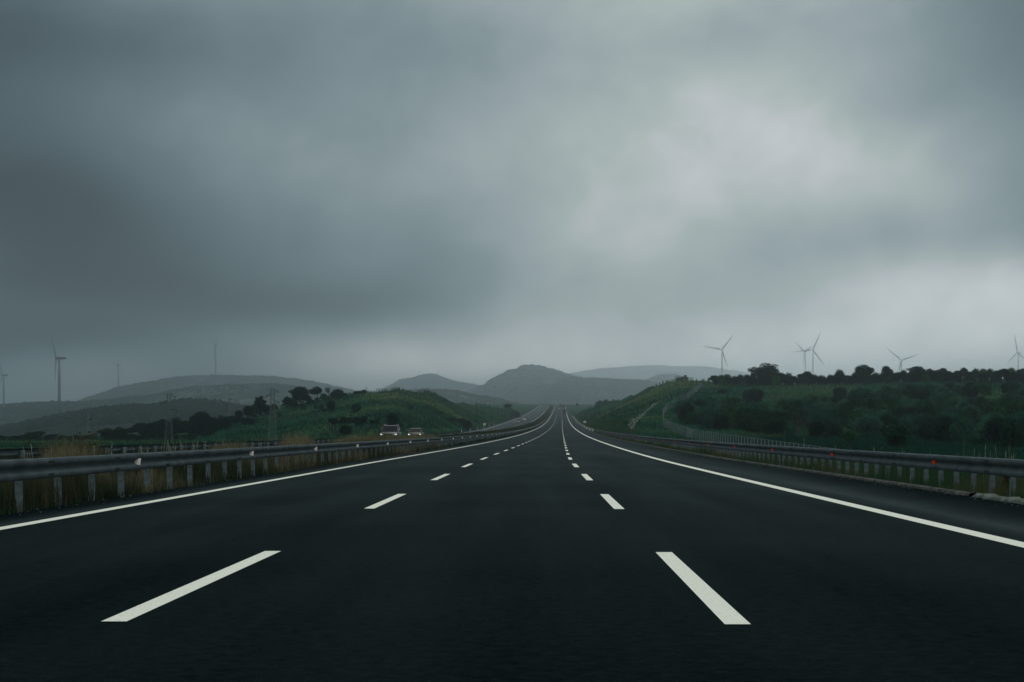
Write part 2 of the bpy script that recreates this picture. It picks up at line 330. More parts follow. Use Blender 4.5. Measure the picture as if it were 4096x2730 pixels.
def ground(X, Y):
    X = np.asarray(X, float); Y = np.asarray(Y, float)
    Yc = np.maximum(Y, 8.0); s = VX + FP * X / Yc; lat = X - cx(Y); zb = zr(Y)
    # right side
    den = (s - VX) / FP - 0.0125
    Yf = np.where(den > 1e-4, 8.9 / np.maximum(den, 1e-4), 1e5)
    Y0 = np.maximum(Yf, tab(s, R_F)); D = tab(s, R_D); Rz = EYE + (VY - tab(s, R_ROW)) / FP * D
    zl = np.minimum(np.interp(Y, *np.array(ZLR).T), zb + 1.2)
    wr = smooth((lat - 10.2) / 7.0)
    low = zb * (1 - wr) + zl * wr - 0.02
    u = (Y - Y0) / np.maximum(D - Y0, 30)
    lat0 = (s - VX) / FP * np.minimum(Y0, 5000) - cx(np.minimum(Y0, 5000)); w0 = smooth((lat0 - 10.2) / 7.0); zb0 = zr(np.minimum(Y0, 5000))
    z0 = zb0 * (1 - w0) + np.minimum(np.interp(Y0, *np.array(ZLR).T), zb0 + 1.2) * w0 - 0.02
    hill = z0 + (Rz - z0) * np.where(u < 1, np.clip(u, 0, 1) ** 1.08, 1)
    hill = np.where(u > 1, Rz - (Y - D) * 0.16, hill)
    rgh = fbm(X / 22, Y / 22, 4) * 1.0 * smooth((u - 0.03) * 6) * smooth((lat - 14) / 20)
    right = np.where(u > 0, np.maximum(np.where(u > 1, -1e3, -1e3), hill), low)
    wfar = smooth((s - 2240) / 50)
    basefar = np.minimum(zb, 44)
    right = np.where(u > 0, right * wfar + basefar * (1 - wfar), low)
    right = np.where((u > 1), np.maximum(right, np.where(lat < 120, basefar - 0.1, basefar * np.exp(-(np.maximum(lat, 120) - 120) / 300))), right) + rgh
    # left side
    den = (VX - s) / FP + 0.0125
    Yf = np.where(den > 1e-4, 28.9 / np.maximum(den, 1e-4), 1e5)
    Y0 = np.maximum(Yf, tab(s, L_F)); D = np.maximum(tab(s, L_D), 1); Rz = EYE + (VY - tab(s, L_ROW)) / FP * D
    zl = np.interp(Y, *np.array(ZLL).T)
    wl = smooth((-lat - 29.5) / 10)
    low = (zb + opp_dz(Y)) * (1 - wl) + np.minimum(zl, zb) * wl
    u = (Y - Y0) / np.maximum(D - Y0, 30)
    Yq = np.minimum(Y0, 5000); lat0 = (s - VX) / FP * Yq - cx(Yq); w0 = smooth((-lat0 - 29.5) / 10); zb0 = zr(Yq)
    z0 = (zb0 + opp_dz(Yq)) * (1 - w0) + np.minimum(np.interp(Yq, *np.array(ZLL).T), zb0) * w0
    hill = z0 + (Rz - z0) * np.clip(u, 0, 1) ** 1.05
    hill = np.where(u > 1, Rz - (Y - D) * 0.13, hill)
    wfar = smooth((2105 - s) / 60)
    rgh = fbm(X / 20 + 9, Y / 20, 4) * 1.2 * smooth((u - 0.03) * 6) * smooth((-lat - 30) / 22)
    basel = np.where(-lat < 60, basefar - .1, -3 + (basefar + 2.9) * np.exp(-np.maximum(-lat - 60, 0) / 130))
    left = np.where(u > 0, hill * wfar + basefar * (1 - wfar), low)
    left = np.where(u > 1, np.maximum(left, basel), left) + rgh
    # between the roads
    med = zb + np.where(lat < -11.9, opp_dz(Y), 0) - 0.03
    z = np.where(lat > 8.3, right, np.where(lat < -27.9, left, med))
    under = ((lat > -6.6) & (lat < 8.3)) | ((lat < -12.3) & (lat > -27.9))
    z = np.where(under, z - 0.14, z)
    far = smooth((Y - 1900) / 120)
    plateau = zb - 0.25
    side = np.abs(X + 150); wp = (1 - smooth((side - 340) / 220)) * (1 - smooth((Y - 2750) / 260))
    z = np.where(Y > 1900, z * (1 - far) + (plateau * wp + (-3) * (1 - wp)) * far, z)
    return z

def build_ground():
    Ys = np.r_[np.arange(-90, 0, 9), np.arange(0, 240, 3), np.arange(240, 1240, 5), np.arange(1240, 2700, 20), np.arange(2700, 11300, 300)]
    lr = np.r_[8.3, 8.31, 9, 9.7, 10.2, 11, 12, 13, 14.5, 16, 18, 20, 23, 26, 30, np.arange(34, 330, 4.0), np.arange(330, 700, 12), np.arange(700, 4000, 150), 5000, 6200]
    ll = np.r_[-27.9, -27.91, -29, -30, -31.5, -33, -36, -39, np.arange(-43, -260, -4.0), np.arange(-260, -700, -12), np.arange(-700, -4000, -150), -5000, -6200]
    mid = np.r_[-27.89, -20, -12.31, -12.3, -11.9, -11.0, -10, -9, -8, -7, -6.61, -6.6, 0, 8.29]
    lats = np.r_[np.sort(ll), mid, lr]
    L_, Y_ = np.meshgrid(lats, Ys); X_ = L_ + cx(Y_)
    Z_ = ground(X_, Y_)
    V = np.c_[X_.ravel(), Y_.ravel(), Z_.ravel()]
    n, k = L_.shape; i = np.arange(n - 1)[:, None] * k; j = np.arange(k - 1)[None, :]
    a = (i + j).ravel(); F = np.c_[a, a + 1, a + 1 + k, a + k]
    return tag(np_mesh('ground', V, F, M_GROUND, None, True), kind='structure')
build_ground()

def hit(sx, row, d0=60, d1=1400):
    """distance at which the ray through photo pixel (sx,row) first meets the ground"""
    d = np.arange(d0, d1, 1.5); X = (sx - VX) / FP * d; z = EYE + (VY - row) / FP * d
    g = ground(X, d); k = np.argmax(g > z)
    return float(d[k]) if g[k] > z[k] else None
def at(sx, d, row=None):
    X = (sx - VX) / FP * d
    return (X, d, float(ground(X, d)) if row is None else EYE + (VY - row) / FP * d)

# ------------------------------------------------------------------ far hills
def lump(n=1):
    import bmesh
    bm = bmesh.new(); bmesh.ops.create_icosphere(bm, subdivisions=n, radius=1.0)
    V = np.array([v.co[:] for v in bm.verts]); F = np.array([[v.index for v in f.verts] for f in bm.faces]); bm.free(); return V, F
LV, LF = lump(1)
LV2, LF2 = lump(2)
def lumps(name, P, R, mat, label=None, hi=False, squash=0.8):
    """many irregular crowns in one mesh (a far wood)"""
    v0, f0 = (LV2, LF2) if hi else (LV, LF)
    n = len(P); m = len(v0)
    j = 1 + (RNG.random((n, m)) - 0.5) * 0.55
    sc = np.stack([R, R, R * squash * (0.8 + 0.7 * RNG.random(n))], 1)
    V = P[:, None, :] + v0[None] * j[..., None] * sc[:, None, :]
    F = f0[None] + (np.arange(n) * m)[:, None, None]
    var = np.repeat(RNG.random(n), m)
    o = np_mesh(name, V.reshape(-1, 3), F.reshape(-1, 3), mat, None, False, var)
    return o
def far_hill(crest, D, front, back, mat=M_FAR, wood=0, wr=3.8, rough=4, crest_frac=0.3, wood_label=None, base=-6, ext=1.0):
    crest = np.array(crest, float); s0, s1 = crest[0, 0], crest[-1, 0]
    ss = np.arange(s0, s1 + 1, max(4.0, (s1 - s0) / 200))
    row = np.interp(ss, crest[:, 0], crest[:, 1])
    k = np.exp(-0.5 * (np.arange(-4, 5) / 2.0) ** 2); k /= k.sum(); row = np.convolve(np.pad(row, 4, mode='edge'), k, mode='valid')
    us = np.r_[np.linspace(0, 1, 26), np.linspace(1.06, 2, 10)]
    Sg, U = np.meshgrid(ss, us)
    Rg = np.interp(Sg, ss, row); Dc = D * (1 + 0.05 * fbm(Sg / 260.0 + D, Sg * 0 + 3))
    dist = np.where(U < 1, Dc - front * (1 - U), Dc + back * (U - 1))
    zc = EYE + (VY - Rg) / FP * Dc
    X = (Sg - VX) / FP * dist; Y = dist
    prof = np.where(U < 1, np.sin(np.clip(U, 0, 1) * math.pi / 2) ** 0.95, np.cos(np.clip(U - 1, 0, 1) * math.pi / 2))
    Z = base + (zc - base) * prof + fbm(X / 90, Y / 90, 4) * rough * 1.5 * np.where(U < 1, np.minimum(1, (1 - U) * 5 + .12), 1) * prof
    V = np.c_[X.ravel(), Y.ravel(), Z.ravel()]
    n, kk = Sg.shape; i = np.arange(n - 1)[:, None] * kk; j = np.arange(kk - 1)[None, :]
    a = (i + j).ravel(); F = np.c_[a, a + 1, a + 1 + kk, a + kk]
    o = tag(np_mesh('hill', V, F, mat, None, True), kind='structure')
    if wood:
        # crowns, thicker along the crest
        nc = int(wood * crest_frac); u = np.r_[1 - RNG.random(nc) * 0.04, 1 - RNG.random(wood - nc) ** 1.3 * 0.75]
        si = RNG.random(wood) * (s1 - s0) + s0
        mask = fbm(si / 130.0 + D, u * 7, 3) + RNG.random(wood) * 0.5 > -0.10; si = si[mask]; u = u[mask]
        ui = u * 25; a0 = np.clip(np.floor(ui).astype(int), 0, 24); fu = ui - a0
        sj = (si - s0) / (ss[1] - ss[0]); b0 = np.clip(np.floor(sj).astype(int), 0, len(ss) - 2); fs = sj - b0
        def bi(G): return (G[a0, b0] * (1 - fs) + G[a0, b0 + 1] * fs) * (1 - fu) + (G[a0 + 1, b0] * (1 - fs) + G[a0 + 1, b0 + 1] * fs) * fu
        R = wr * (0.6 + 0.8 * RNG.random(len(si)) ** 1.5)
        P = np.c_[bi(X), bi(Y), bi(Z) - R * 0.15]
        w = lumps('woodland', P, R, M_WOOD)
        tag(w, wood_label or 'hazy woodland covering a far hillside', 'woodland', kind='stuff')
    return o
A = [(180, 1660), (280, 1622), (312, 1607), (408, 1574), (474, 1553), (561, 1538), (700, 1513), (836, 1503), (1000, 1508), (1100, 1510), (1188, 1520), (1290, 1538), (1380, 1560), (1450, 1573), (1560, 1592), (1680, 1640)]
B = [(-500, 1640), (0, 1629), (178, 1615), (306, 1614), (450, 1603), (600, 1587), (707, 1562), (841, 1552), (948, 1546), (1082, 1541), (1200, 1554), (1300, 1590), (1420, 1650)]
Cc = [(-500, 1760), (0, 1720), (153, 1688), (255, 1667), (357, 1647), (459, 1637), (600, 1630), (720, 1612), (774, 1616), (868, 1622), (948, 1636), (1030, 1655), (1200, 1700)]
M1 = [(1440, 1640), (1540, 1558), (1600, 1524), (1700, 1500), (1730, 1500), (1780, 1516), (1830, 1531), (1921, 1547), (2000, 1570), (2100, 1600)]
M2 = [(1760, 1625), (1862, 1574), (1921, 1549), (1941, 1546), (1960, 1525), (2020, 1497), (2034, 1487), (2065, 1476), (2090, 1469), (2115, 1467), (2140, 1468), (2170, 1476), (2215, 1487), (2255, 1502), (2300, 1515), (2400, 1540), (2500, 1570)]
M3 = [(2150, 1600), (2200, 1560), (2235, 1520), (2286, 1513), (2332, 1519), (2404, 1521), (2500, 1522), (2587, 1526), (2640, 1540), (2700, 1570)]
M4 = [(1560, 1600), (1627, 1569), (1688, 1563), (1787, 1565), (1854, 1575), (1921, 1590), (1990, 1598), (2055, 1616), (2100, 1626), (2130, 1640)]
M5 = [(2340, 1640), (2375, 1618), (2384, 1603), (2420, 1601), (2440, 1602), (2470, 1603), (2520, 1606), (2600, 1620)]
R1 = [(2480, 1550), (2550, 1519), (2601, 1509), (2668, 1500), (2735, 1500), (2788, 1504), (2829, 1512), (2900, 1530), (3000, 1560)]
R2 = [(2150, 1540), (2245, 1502), (2437, 1472), (2611, 1463), (2785, 1468), (2960, 1486), (3060, 1516), (3200, 1560)]
far_hill(Cc, 2000, 675, 720, wood=8400, wr=3.4, rough=3, mat=ground_mat('wooded_slope', [(0.008, 0.014, 0.014), (0.012, 0.020, 0.018), (0.018, 0.027, 0.024)], (0.022, 0.030, 0.026), 0.006, 0.05), wood_label='dark wood covering the nearest low hill at the far left')
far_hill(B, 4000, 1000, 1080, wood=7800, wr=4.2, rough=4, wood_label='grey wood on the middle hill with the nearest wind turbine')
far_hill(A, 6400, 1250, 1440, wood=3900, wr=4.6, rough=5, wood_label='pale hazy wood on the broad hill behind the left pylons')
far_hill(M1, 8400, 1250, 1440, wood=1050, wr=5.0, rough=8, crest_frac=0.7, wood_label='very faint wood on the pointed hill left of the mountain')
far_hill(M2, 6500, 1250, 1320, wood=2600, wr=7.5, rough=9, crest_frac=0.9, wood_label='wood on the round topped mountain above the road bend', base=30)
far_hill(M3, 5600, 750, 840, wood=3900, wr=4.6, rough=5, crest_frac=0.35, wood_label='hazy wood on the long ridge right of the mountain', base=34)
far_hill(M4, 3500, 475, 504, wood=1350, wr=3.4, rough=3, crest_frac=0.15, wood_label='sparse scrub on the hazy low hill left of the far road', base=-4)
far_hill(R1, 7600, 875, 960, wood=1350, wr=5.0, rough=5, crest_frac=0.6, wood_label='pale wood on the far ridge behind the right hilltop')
far_hill(R2, 7700, 1125, 1200, wood=0, rough=8, mat=principled('haze_paled_slope', (0.46, 0.50, 0.50), 1, 0, 0, noise=(0.003, 6, (0.38, 0.42, 0.42), .4, .6)))  # haze put into the colour: ridge painted pale so it fades into the sky

# ------------------------------------------------------------------ the roads
road = tag(strip('road', [(-6.75, -0.25), (-6.73, 0), (-5.65, 0), (0, 0), (5.65, 0), (8.42, 0), (8.44, -0.25)], -80, PS[-1], M_ASPH, smooth=False), kind='structure')
opp = tag(strip('opposite_road', [(-27.2, -0.25), (-27.18, 0), (-20, 0.0), (-12.22, 0), (-12.2, -0.25)], -80, PS[-1], M_ASPH2, dzf=opp_dz, smooth=False), kind='structure')
def line(lat, s0, s1, parent, name, w=0.2, dz=0.004, dzf=None):
    w2 = w / 2
    return strip(name, [(lat - w2, dz), (lat + w2, dz)], s0, s1, M_PAINT, parent, dzf=dzf)
line(-5.65, -60, PS[-1], road, 'edge_line', 0.20)
line(5.65, -60, PS[-1], road, 'edge_line', 0.24)
line(-13.2, -60, PS[-1], opp, 'edge_line', 0.2, dzf=opp_dz)
line(-24.4, -60, PS[-1], opp, 'edge_line', 0.2, dzf=opp_dz)
def dashes(lat, first, parent, n_single, w=0.155, dzf=None, last=2600):
    s = first; rest = []; k = 0
    while s + 6 < min(last, PS[-1]):
        if s + 6 > -30:
            if k < n_single:
                line(lat, s, s + 6.0, parent, 'lane_dash', w, dzf=dzf)
            else: rest.append(s)
            k += 1
        s += 15.0
    if rest:
        V = []; F = []
        for s in rest:
            q = []
            for a in (s, s + 3, s + 6):
                for l in (lat - w / 2, lat + w / 2):
                    X, Y, Z, h = on_path(a, l, 0.004); Z = float(Z) + (float(dzf(Y)) if dzf else 0)
                    q.append((float(X), float(Y), Z))
            n = len(V); V += q; F += [(n, n + 1, n + 3, n + 2), (n + 2, n + 3, n + 5, n + 4)]
        o = np_mesh('lane_dash', V, F, M_PAINT, parent); o['kind'] = 'stuff'
D0 = FP / 1.7408 * EYE / 435.0
dashes(-1.81, D0 - 30, road, 45)
dashes(1.93, D0 - 30 - 0.15, road, 45)
dashes(-16.95, 3, opp, 40, dzf=opp_dz)
dashes(-20.7, 3, opp, 40, dzf=opp_dz)

# right kerb: low dark asphalt kerb, with the pale concrete one close by
tag(strip('kerb', [(8.42, -0.2), (8.42, 0.035), (8.45, 0.06), (8.54, 0.065), (8.6, 0.04), (8.6, -0.2)], 30.0, 372, M_KERBD), kind='structure')
def broken_kerb():
    V = []; F = []; ys = np.arange(6, 29.9, 0.22); n = 0
    rnd = random.Random(3)
    for y in ys:
        joint = (int(y / 0.22) % 9 == 0)
        dx = rnd.uniform(-.02, .02); top = 0.07 + rnd.uniform(-.02, .02) - (0.05 if joint else 0)
        a = float(cx(y)) + 8.42 + dx
        for X, Z in ((a, -.2), (a - .02, top - .03), (a + .03, top), (a + .2, top + rnd.uniform(-.02, .01)), (a + .26, top - .05), (a + .26, -.2)):
            V.append((X, y, Z))
    m = 6
    for i in range(len(ys) - 1):
        for j in range(m - 1): F.append((i * m + j, i * m + j + 1, (i + 1) * m + j + 1, (i + 1) * m + j))
    e = (len(ys) - 1) * m
    F += [(e, e + 1, e + 2, e + 3), (e, e + 3, e + 4, e + 5)]
    return tag(np_mesh('concrete_kerb', V, F, M_KERB), kind='structure')
broken_kerb()
# pale drain along the right edge beyond the barrier
tag(strip('drain_channel', [(8.6, -0.1), (8.7, 0.16), (9.1, 0.3), (10.0, 0.32), (10.3, -0.1)], 395, 1150, M_CHAN), kind='structure')

# ------------------------------------------------------------------ crash barriers
WP = [(0.0, .155), (.060, .151), (.074, .138), (.082, .058), (.020, .022), (.020, -.022), (.082, -.058), (.074, -.138), (.060, -.151), (0.0, -.155)]
def barrier(lat, side, s0, s1, label, reflect=None, s_post0=0.0, far_only_stuff=True, zoff=0.0, step=2.0, dzf=None, cup=None):
    root = empty('crash_barrier', (0, 0, 0)); tag(root, label, 'crash barrier')
    prof = [(lat + side * a, 0.60 + b + zoff) for a, b in WP] + [(lat + side * (a - 0.006), 0.60 + b * 0.985 + zoff) for a, b in WP[::-1]]
    prof.append(prof[0])
    strip('rail', prof, s0, s1, M_STEEL, root, dzf=dzf, smooth=False)
    # post: C section, web across the road
    def post_mesh():
        mb = MB(); t = .006
        h0, h1 = -0.35, 0.70 + zoff
        mb.box((0, 0, (h0 + h1) / 2), (.095, t, h1 - h0))
        mb.box((-.0475, .030, (h0 + h1) / 2), (t, .06, h1 - h0)); mb.box((.0475, .030, (h0 + h1) / 2), (t, .06, h1 - h0))
        mb.box((-.035, .060, (h0 + h1) / 2), (.024, t, h1 - h0)); mb.box((.035, .060, (h0 + h1) / 2), (.024, t, h1 - h0))
        return mb
    pm = post_mesh(); spm = MB(); spm.box((side * 0.075, 0.03, 0.60 + zoff), (0.05, 0.09, 0.14))
    sts = np.arange(s_post0, s1, step); sts = sts[(sts > s0)]
    front = sorted([s for s in sts if s > 4], key=lambda q: abs(q))[:100]
    first = None; rest = []
    plat = lat - side * 0.115
    fset = set(front)
    for s in sts:
        X, Y, Z, h = [float(q) for q in on_path(s, plat)]
        if dzf is not None: Z += float(dzf(Y))
        if s in fset:
            if first is None:
                p = pm.build('post', M_POST, root); sp = spm.build('spacer', M_STEEL, p); first = (p, sp)
            else:
                p = first[0].copy(); C.objects.link(p); p.parent = root
                sp = first[1].copy(); C.objects.link(sp); sp.parent = p
            jt = ((int(s * 7.3) * 37) % 17 - 8) / 8.0
            p.location = (X, Y, Z); p.rotation_euler = (0.006 * jt, 0.012 * jt, -h)
        else: rest.append((X, Y, Z, h))
    if rest:
        mb = MB()
        for X, Y, Z, h in rest: mb.box((X, Y + .02, Z + .2), (.10, .06, 1.0), -h)
        o = mb.build('post', M_POST, root); o['kind'] = 'stuff'
    # bolts in pairs at the splices
    mb = MB()
    for s in np.arange(s_post0 + 1, min(s1, 130), 4.0):
        for ds in (-.12, -.04, .04, .12):
            for zz in (.095, -.095, 0.0):
                if zz == 0.0 and abs(ds) > .05: continue
                a = .082 if zz else .014
                X, Y, Z, h = [float(q) for q in on_path(s + ds, lat + side * a)]
                if dzf is not None: Z += float(dzf(Y))
                mb.box((X, Y, Z + .60 + zz + zoff), (.014, .028, .028), -h)
    b = mb.build('bolt', M_BOLT, root); b['kind'] = 'stuff'
    if reflect:
        r0, dr, n, mat, kind = reflect; base = None
        for k in range(n):
            s = r0 + dr * k
            if s > s1: break
            X, Y, Z, h = [float(q) for q in on_path(s, lat + side * 0.070)]
            if dzf is not None: Z += float(dzf(Y))
            if base is None:
                m = MB()
                if kind == 'trap':
                    w, hh = .045, .050
                    poly = [(-w, -hh * .62), (-w, hh * .62), (w, hh), (w, -hh)]
                else:
                    poly = [(-.042, -.05), (-.055, 0), (-.045, .05), (.04, .045), (.055, .0), (.04, -.055)]
                nn = len(poly); vs = [(x, -.004, z) for x, z in poly] + [(x, .004, z) for x, z in poly]
                fs = [tuple(range(nn)), tuple(range(nn, 2 * nn))[::-1]] + [(i, nn + i, nn + (i + 1) % nn, (i + 1) % nn) for i in range(nn)]
                m.add(vs, fs); o = m.build('reflector', mat, root); base = o
            else:
                o = base.copy(); C.objects.link(o); o.parent = root
            o.location = (X, Y, Z + .60 + zoff); o.rotation_euler = (-.5, 0, -h); o.scale = (1.3, 1, 1.45) if kind == 'trap' else (.8, 1, .85)
    return root
barrier(-6.80, 1, -60, 2000, 'long grey steel crash barrier with white reflectors left of the near lanes', (31.1, 12.2, 70, M_REFW, 'trap'), s_post0=-55.4)
barrier(8.98, -1, -60, 374, 'grey steel crash barrier with orange red reflectors along the right verge', (34.7, 12.2, 28, M_REFR, 'round'), s_post0=-54.4, zoff=-0.075, step=1.333)
barrier(-12.05, -1, -60, 104, 'shorter grey crash barrier seen from behind across the dry median grass', None, s_post0=-55)

# ------------------------------------------------------------------ grass
def blades(name, X, Y, Z, H, W, mat, var, lean=0.35):
    n = len(X); th = RNG.random(n) * 2 * math.pi; ph = RNG.random(n) * 2 * math.pi
    # width mostly facing along the road, so that blades show from the side as well
    wx = np.cos(th) * W / 2; wy = np.sin(th) * W / 2
    ln = lean * H * RNG.random(n); lx = np.cos(ph) * ln; ly = np.sin(ph) * ln
    b0 = np.c_[X - wx, Y - wy, Z]; b1 = np.c_[X + wx, Y + wy, Z]
    m0 = np.c_[X - wx * .7 + lx * .35, Y - wy * .7 + ly * .35, Z + H * .55]; m1 = np.c_[X + wx * .7 + lx * .35, Y + wy * .7 + ly * .35, Z + H * .55]
    t = np.c_[X + lx, Y + ly, Z + H]
    V = np.stack([b0, b1, m0, m1, t], 1).reshape(-1, 3); o = np.arange(n)[:, None] * 5
    F = np.concatenate([o + np.array([0, 1, 3]), o + np.array([0, 3, 2]), o + np.array([2, 3, 4])], 0)
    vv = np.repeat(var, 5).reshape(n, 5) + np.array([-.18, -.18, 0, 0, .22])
    return np_mesh(name, V, F, mat, None, False, np.clip(vv.ravel(), 0, 1))
def scatter(y0, y1, l0, l1, dens):
    n = int((y1 - y0) * abs(l1 - l0) * dens); Y = y0 + RNG.random(n) * (y1 - y0); lat = l0 + RNG.random(n) * (l1 - l0)
    return lat + cx(Y), Y, lat
def median_grass():
    XX = []; YY = []; HH = []; WW = []; VV = []; 
    for y0, y1, dens, w in ((10, 40, 260, .012), (40, 120, 120, .020), (120, 400, 26, .05), (400, 1300, 5, .16), (1300, 1990, 2, .3)):
        X, Y, lat = scatter(y0, y1, -11.8, -6.7, dens)
        cl = fbm(X / 1.3, Y / 5.0, 3)
        H = (0.52 + 0.28 * cl) * (0.55 + 0.7 * RNG.random(len(X)))
        s = VX + FP * X / Y
        bump = np.zeros_like(s)
        for a, b, h in ((180, 400, .55), (560, 620, .15), (840, 1010, .28), (1125, 1250, .60), (1345, 1620, .42), (1620, 1760, .30)):
            bump = np.maximum(bump, h * np.exp(-((s - (a + b) / 2) / ((b - a) / 2)) ** 4))
        H = H * (1 + 0.0 * s) + bump * (0.25 + .75 * RNG.random(len(X))) * np.where(Y < 130, 1, 0.3)
        gap = np.where((Y > 26) & (Y < 46) & (s > 420) & (s < 820), .7, 1.0); H *= gap
        H = np.where(Y > 110, H * 1.15 + .1, H)
        edge = np.minimum((-6.7 - lat) / .5, 1); H *= np.clip(0.35 + .65 * edge, .35, 1)
        v = 0.40 + 0.55 * fbm(X / 2.1 + 4, Y / 7.0, 3) + (RNG.random(len(X)) - .5) * .5 + 0.25 * (bump > .1)
        v = np.where(Y > 130, v * .45 + .02, v)
        XX.append(X); YY.append(Y); HH.append(H); WW.append(np.full(len(X), w) * (0.6 + .8 * RNG.random(len(X)))); VV.append(v)
    X = np.concatenate(XX); Y = np.concatenate(YY)
    Z = zr(Y) - 0.03
    o = blades('dry_grass', X, Y, Z, np.concatenate(HH), np.concatenate(WW), M_DRY, np.concatenate(VV))
    tag(o, 'tall dry brown grass filling the strip between the two roads', 'grass', kind='stuff')
median_grass()
def verge_grass():
    XX = []; YY = []; HH = []; WW = []; VV = []
    for y0, y1, dens, w in ((14, 45, 260, .010), (45, 120, 110, .018), (120, 380, 24, .05), (380, 1200, 3, .2)):
        X, Y, lat = scatter(y0, y1, 8.62, 14.5, dens)
        cl = fbm(X / 1.0, Y / 3.0, 3)
        near = np.exp(-((lat - 8.9) / .9) ** 2)
        H = (0.34 + 0.25 * cl) * (0.5 + .8 * RNG.random(len(X))) * np.clip((lat - 8.5) / .35, .35, 1)
        v = 0.20 + .32 * near + .4 * fbm(X / 1.5 + 8, Y / 4.0, 3) + (RNG.random(len(X)) - .5) * .35
        XX.append(X); YY.append(Y); HH.append(H); WW.append(np.full(len(X), w)); VV.append(v)
    X = np.concatenate(XX); Y = np.concatenate(YY)
    o = blades('verge_grass', X, Y, ground(X, Y) - .02, np.concatenate(HH), np.concatenate(WW), M_VERGE, np.concatenate(VV))
    tag(o, 'short brown and green grass under the right crash barrier', 'grass', kind='stuff')
verge_grass()
def field_grass():
    # right field and slope, left slope: tufts
    out = []
    def region(n, s0, s1, d0, d1, p=1.0):
        s = s0 + RNG.random(n) * (s1 - s0); d = d0 + RNG.random(n) ** p * (d1 - d0)
        X = (s - VX) / FP * d; lat = X - cx(d)
        ok = (lat > 14) | (lat < -29.5)
        return X[ok], d[ok]
    segs = [region(42000, 2900, 4300, 55, 300), region(26000, 2380, 4200, 200, 660), region(34000, 900, 2080, 220, 720), region(9000, -100, 1000, 120, 480), region(6000, 1900, 2400, 600, 1300)]
    X = np.concatenate([a for a, b in segs]); Y = np.concatenate([b for a, b in segs])
    H = (0.28 + .0009 * Y) * (0.5 + RNG.random(len(X))); W = 0.018 + Y * 0.00042
    v = 0.36 + .85 * fbm(X / 34, Y / 60, 4) + .35 * fbm(X / 9, Y / 12, 2) + (RNG.random(len(X)) - .5) * .5
    for sx, row, r_, a_ in ((1470, 1600, 16, .5), (1560, 1590, 20, .6), (1600, 1600, 14, .5), (1530, 1640, 18, .45), (1680, 1610, 16, .5), (1720, 1660, 20, .45), (1790, 1640, 16, .35), (1640, 1700, 16, .4), (1230, 1650, 12, .3), (1880, 1700, 30, .4),
                            (2480, 1630, 24, .5), (2560, 1620, 20, .55), (2640, 1560, 22, .6), (2700, 1545, 20, .55), (2620, 1600, 14, .5), (2670, 1640, 12, .45), (2600, 1690, 12, .5), (2700, 1730, 10, .6), (2790, 1548, 20, .4), (2450, 1700, 20, .4), (3200, 1560, 30, .35), (3000, 1600, 20, .3)):
        d = hit(sx, row, 150)
        if d is None: continue
        px = (sx - VX) / FP * d; q = np.hypot(X - px + 3 * fbm(X / 5, Y / 5, 2), (Y - d) * .45); v = v + a_ * np.exp(-(q / (r_ * .55)) ** 2) * (.6 + .8 * RNG.random(len(X)))
    for sx, row, r_, a_ in ((1620, 1625, 14, .6), (1700, 1640, 14, .5), (1560, 1670, 12, .5), (1760, 1690, 16, .5), (2500, 1660, 16, .5), (2600, 1580, 14, .4), (2530, 1600, 14, .4)):
        d = hit(sx, row, 150)
        if d is None: continue
        px = (sx - VX) / FP * d; q = np.hypot(X - px, (Y - d) * .45); v = v - a_ * np.exp(-(q / (r_ * .6)) ** 2)
    o = blades('field_grass', X, Y, ground(X, Y) - .03, H, W, M_FIELD, v, 0.5)
    tag(o, 'rough dark green grass covering the fields and hillsides beside the road', 'grass', kind='stuff')
field_grass()
def seed_heads():
    n = 80; s = 2850 + RNG.random(n) ** .6 * 1300; lat = 9.9 + RNG.random(n) ** 2 * 5
    Y = FP * (lat - 0.7) / (s - VX); X = (s - VX) / FP * Y
    H = .62 + .42 * RNG.random(n) ** 2
    g = ground(X, Y)
    V = []; F = []; var = []
    for i in range(n):
        m = len(V); r = .004; lx = random.uniform(-.12, .12); h = float(H[i]); z = float(g[i]); x = float(X[i]); y = float(Y[i])
        q = [(x - r, y, z), (x + r, y, z), (x + lx * .8 + r, y, z + h * .8), (x + lx * .8 - r, y, z + h * .8)]
        w = random.uniform(.006, .013); q += [(x + lx * .8 - w, y, z + h * .86), (x + lx * .8 + w, y + .01, z + h * .86), (x + lx, y, z + h), (x + lx * .8, y, z + h * .78)]
        V += q; F += [(m, m + 1, m + 2, m + 3), (m + 7, m + 5, m + 6, m + 4)]; var += [random.random()] * 8
    # some over the left median too
    for k in range(70):
        sx = random.choice([random.uniform(100, 460), random.uniform(600, 900), random.uniform(850, 1250), random.uniform(500, 700)])
        lat = random.uniform(-11.2, -8.2); x = lat - .75; y = FP * x / (sx - VX); m = len(V); r = .005; h = random.uniform(.7, 1.02); z = -0.02; lx = random.uniform(-.15, .15)
        w = random.uniform(.005, .012)
        V += [(x - r, y, z), (x + r, y, z), (x + lx * .8 + r, y, z + h * .8), (x + lx * .8 - r, y, z + h * .8), (x + lx * .8 - w, y, z + h * .86), (x + lx * .8 + w, y + .01, z + h * .86), (x + lx, y, z + h), (x + lx * .8, y, z + h * .78)]
        F += [(m, m + 1, m + 2, m + 3), (m + 7, m + 5, m + 6, m + 4)]; var += [random.random()] * 8
    o = np_mesh('seed_stalks', V, F, M_SEED, None, False, var)
    tag(o, 'pale seed stalks rising above the steel barriers', 'grass', kind='stuff')
seed_heads()

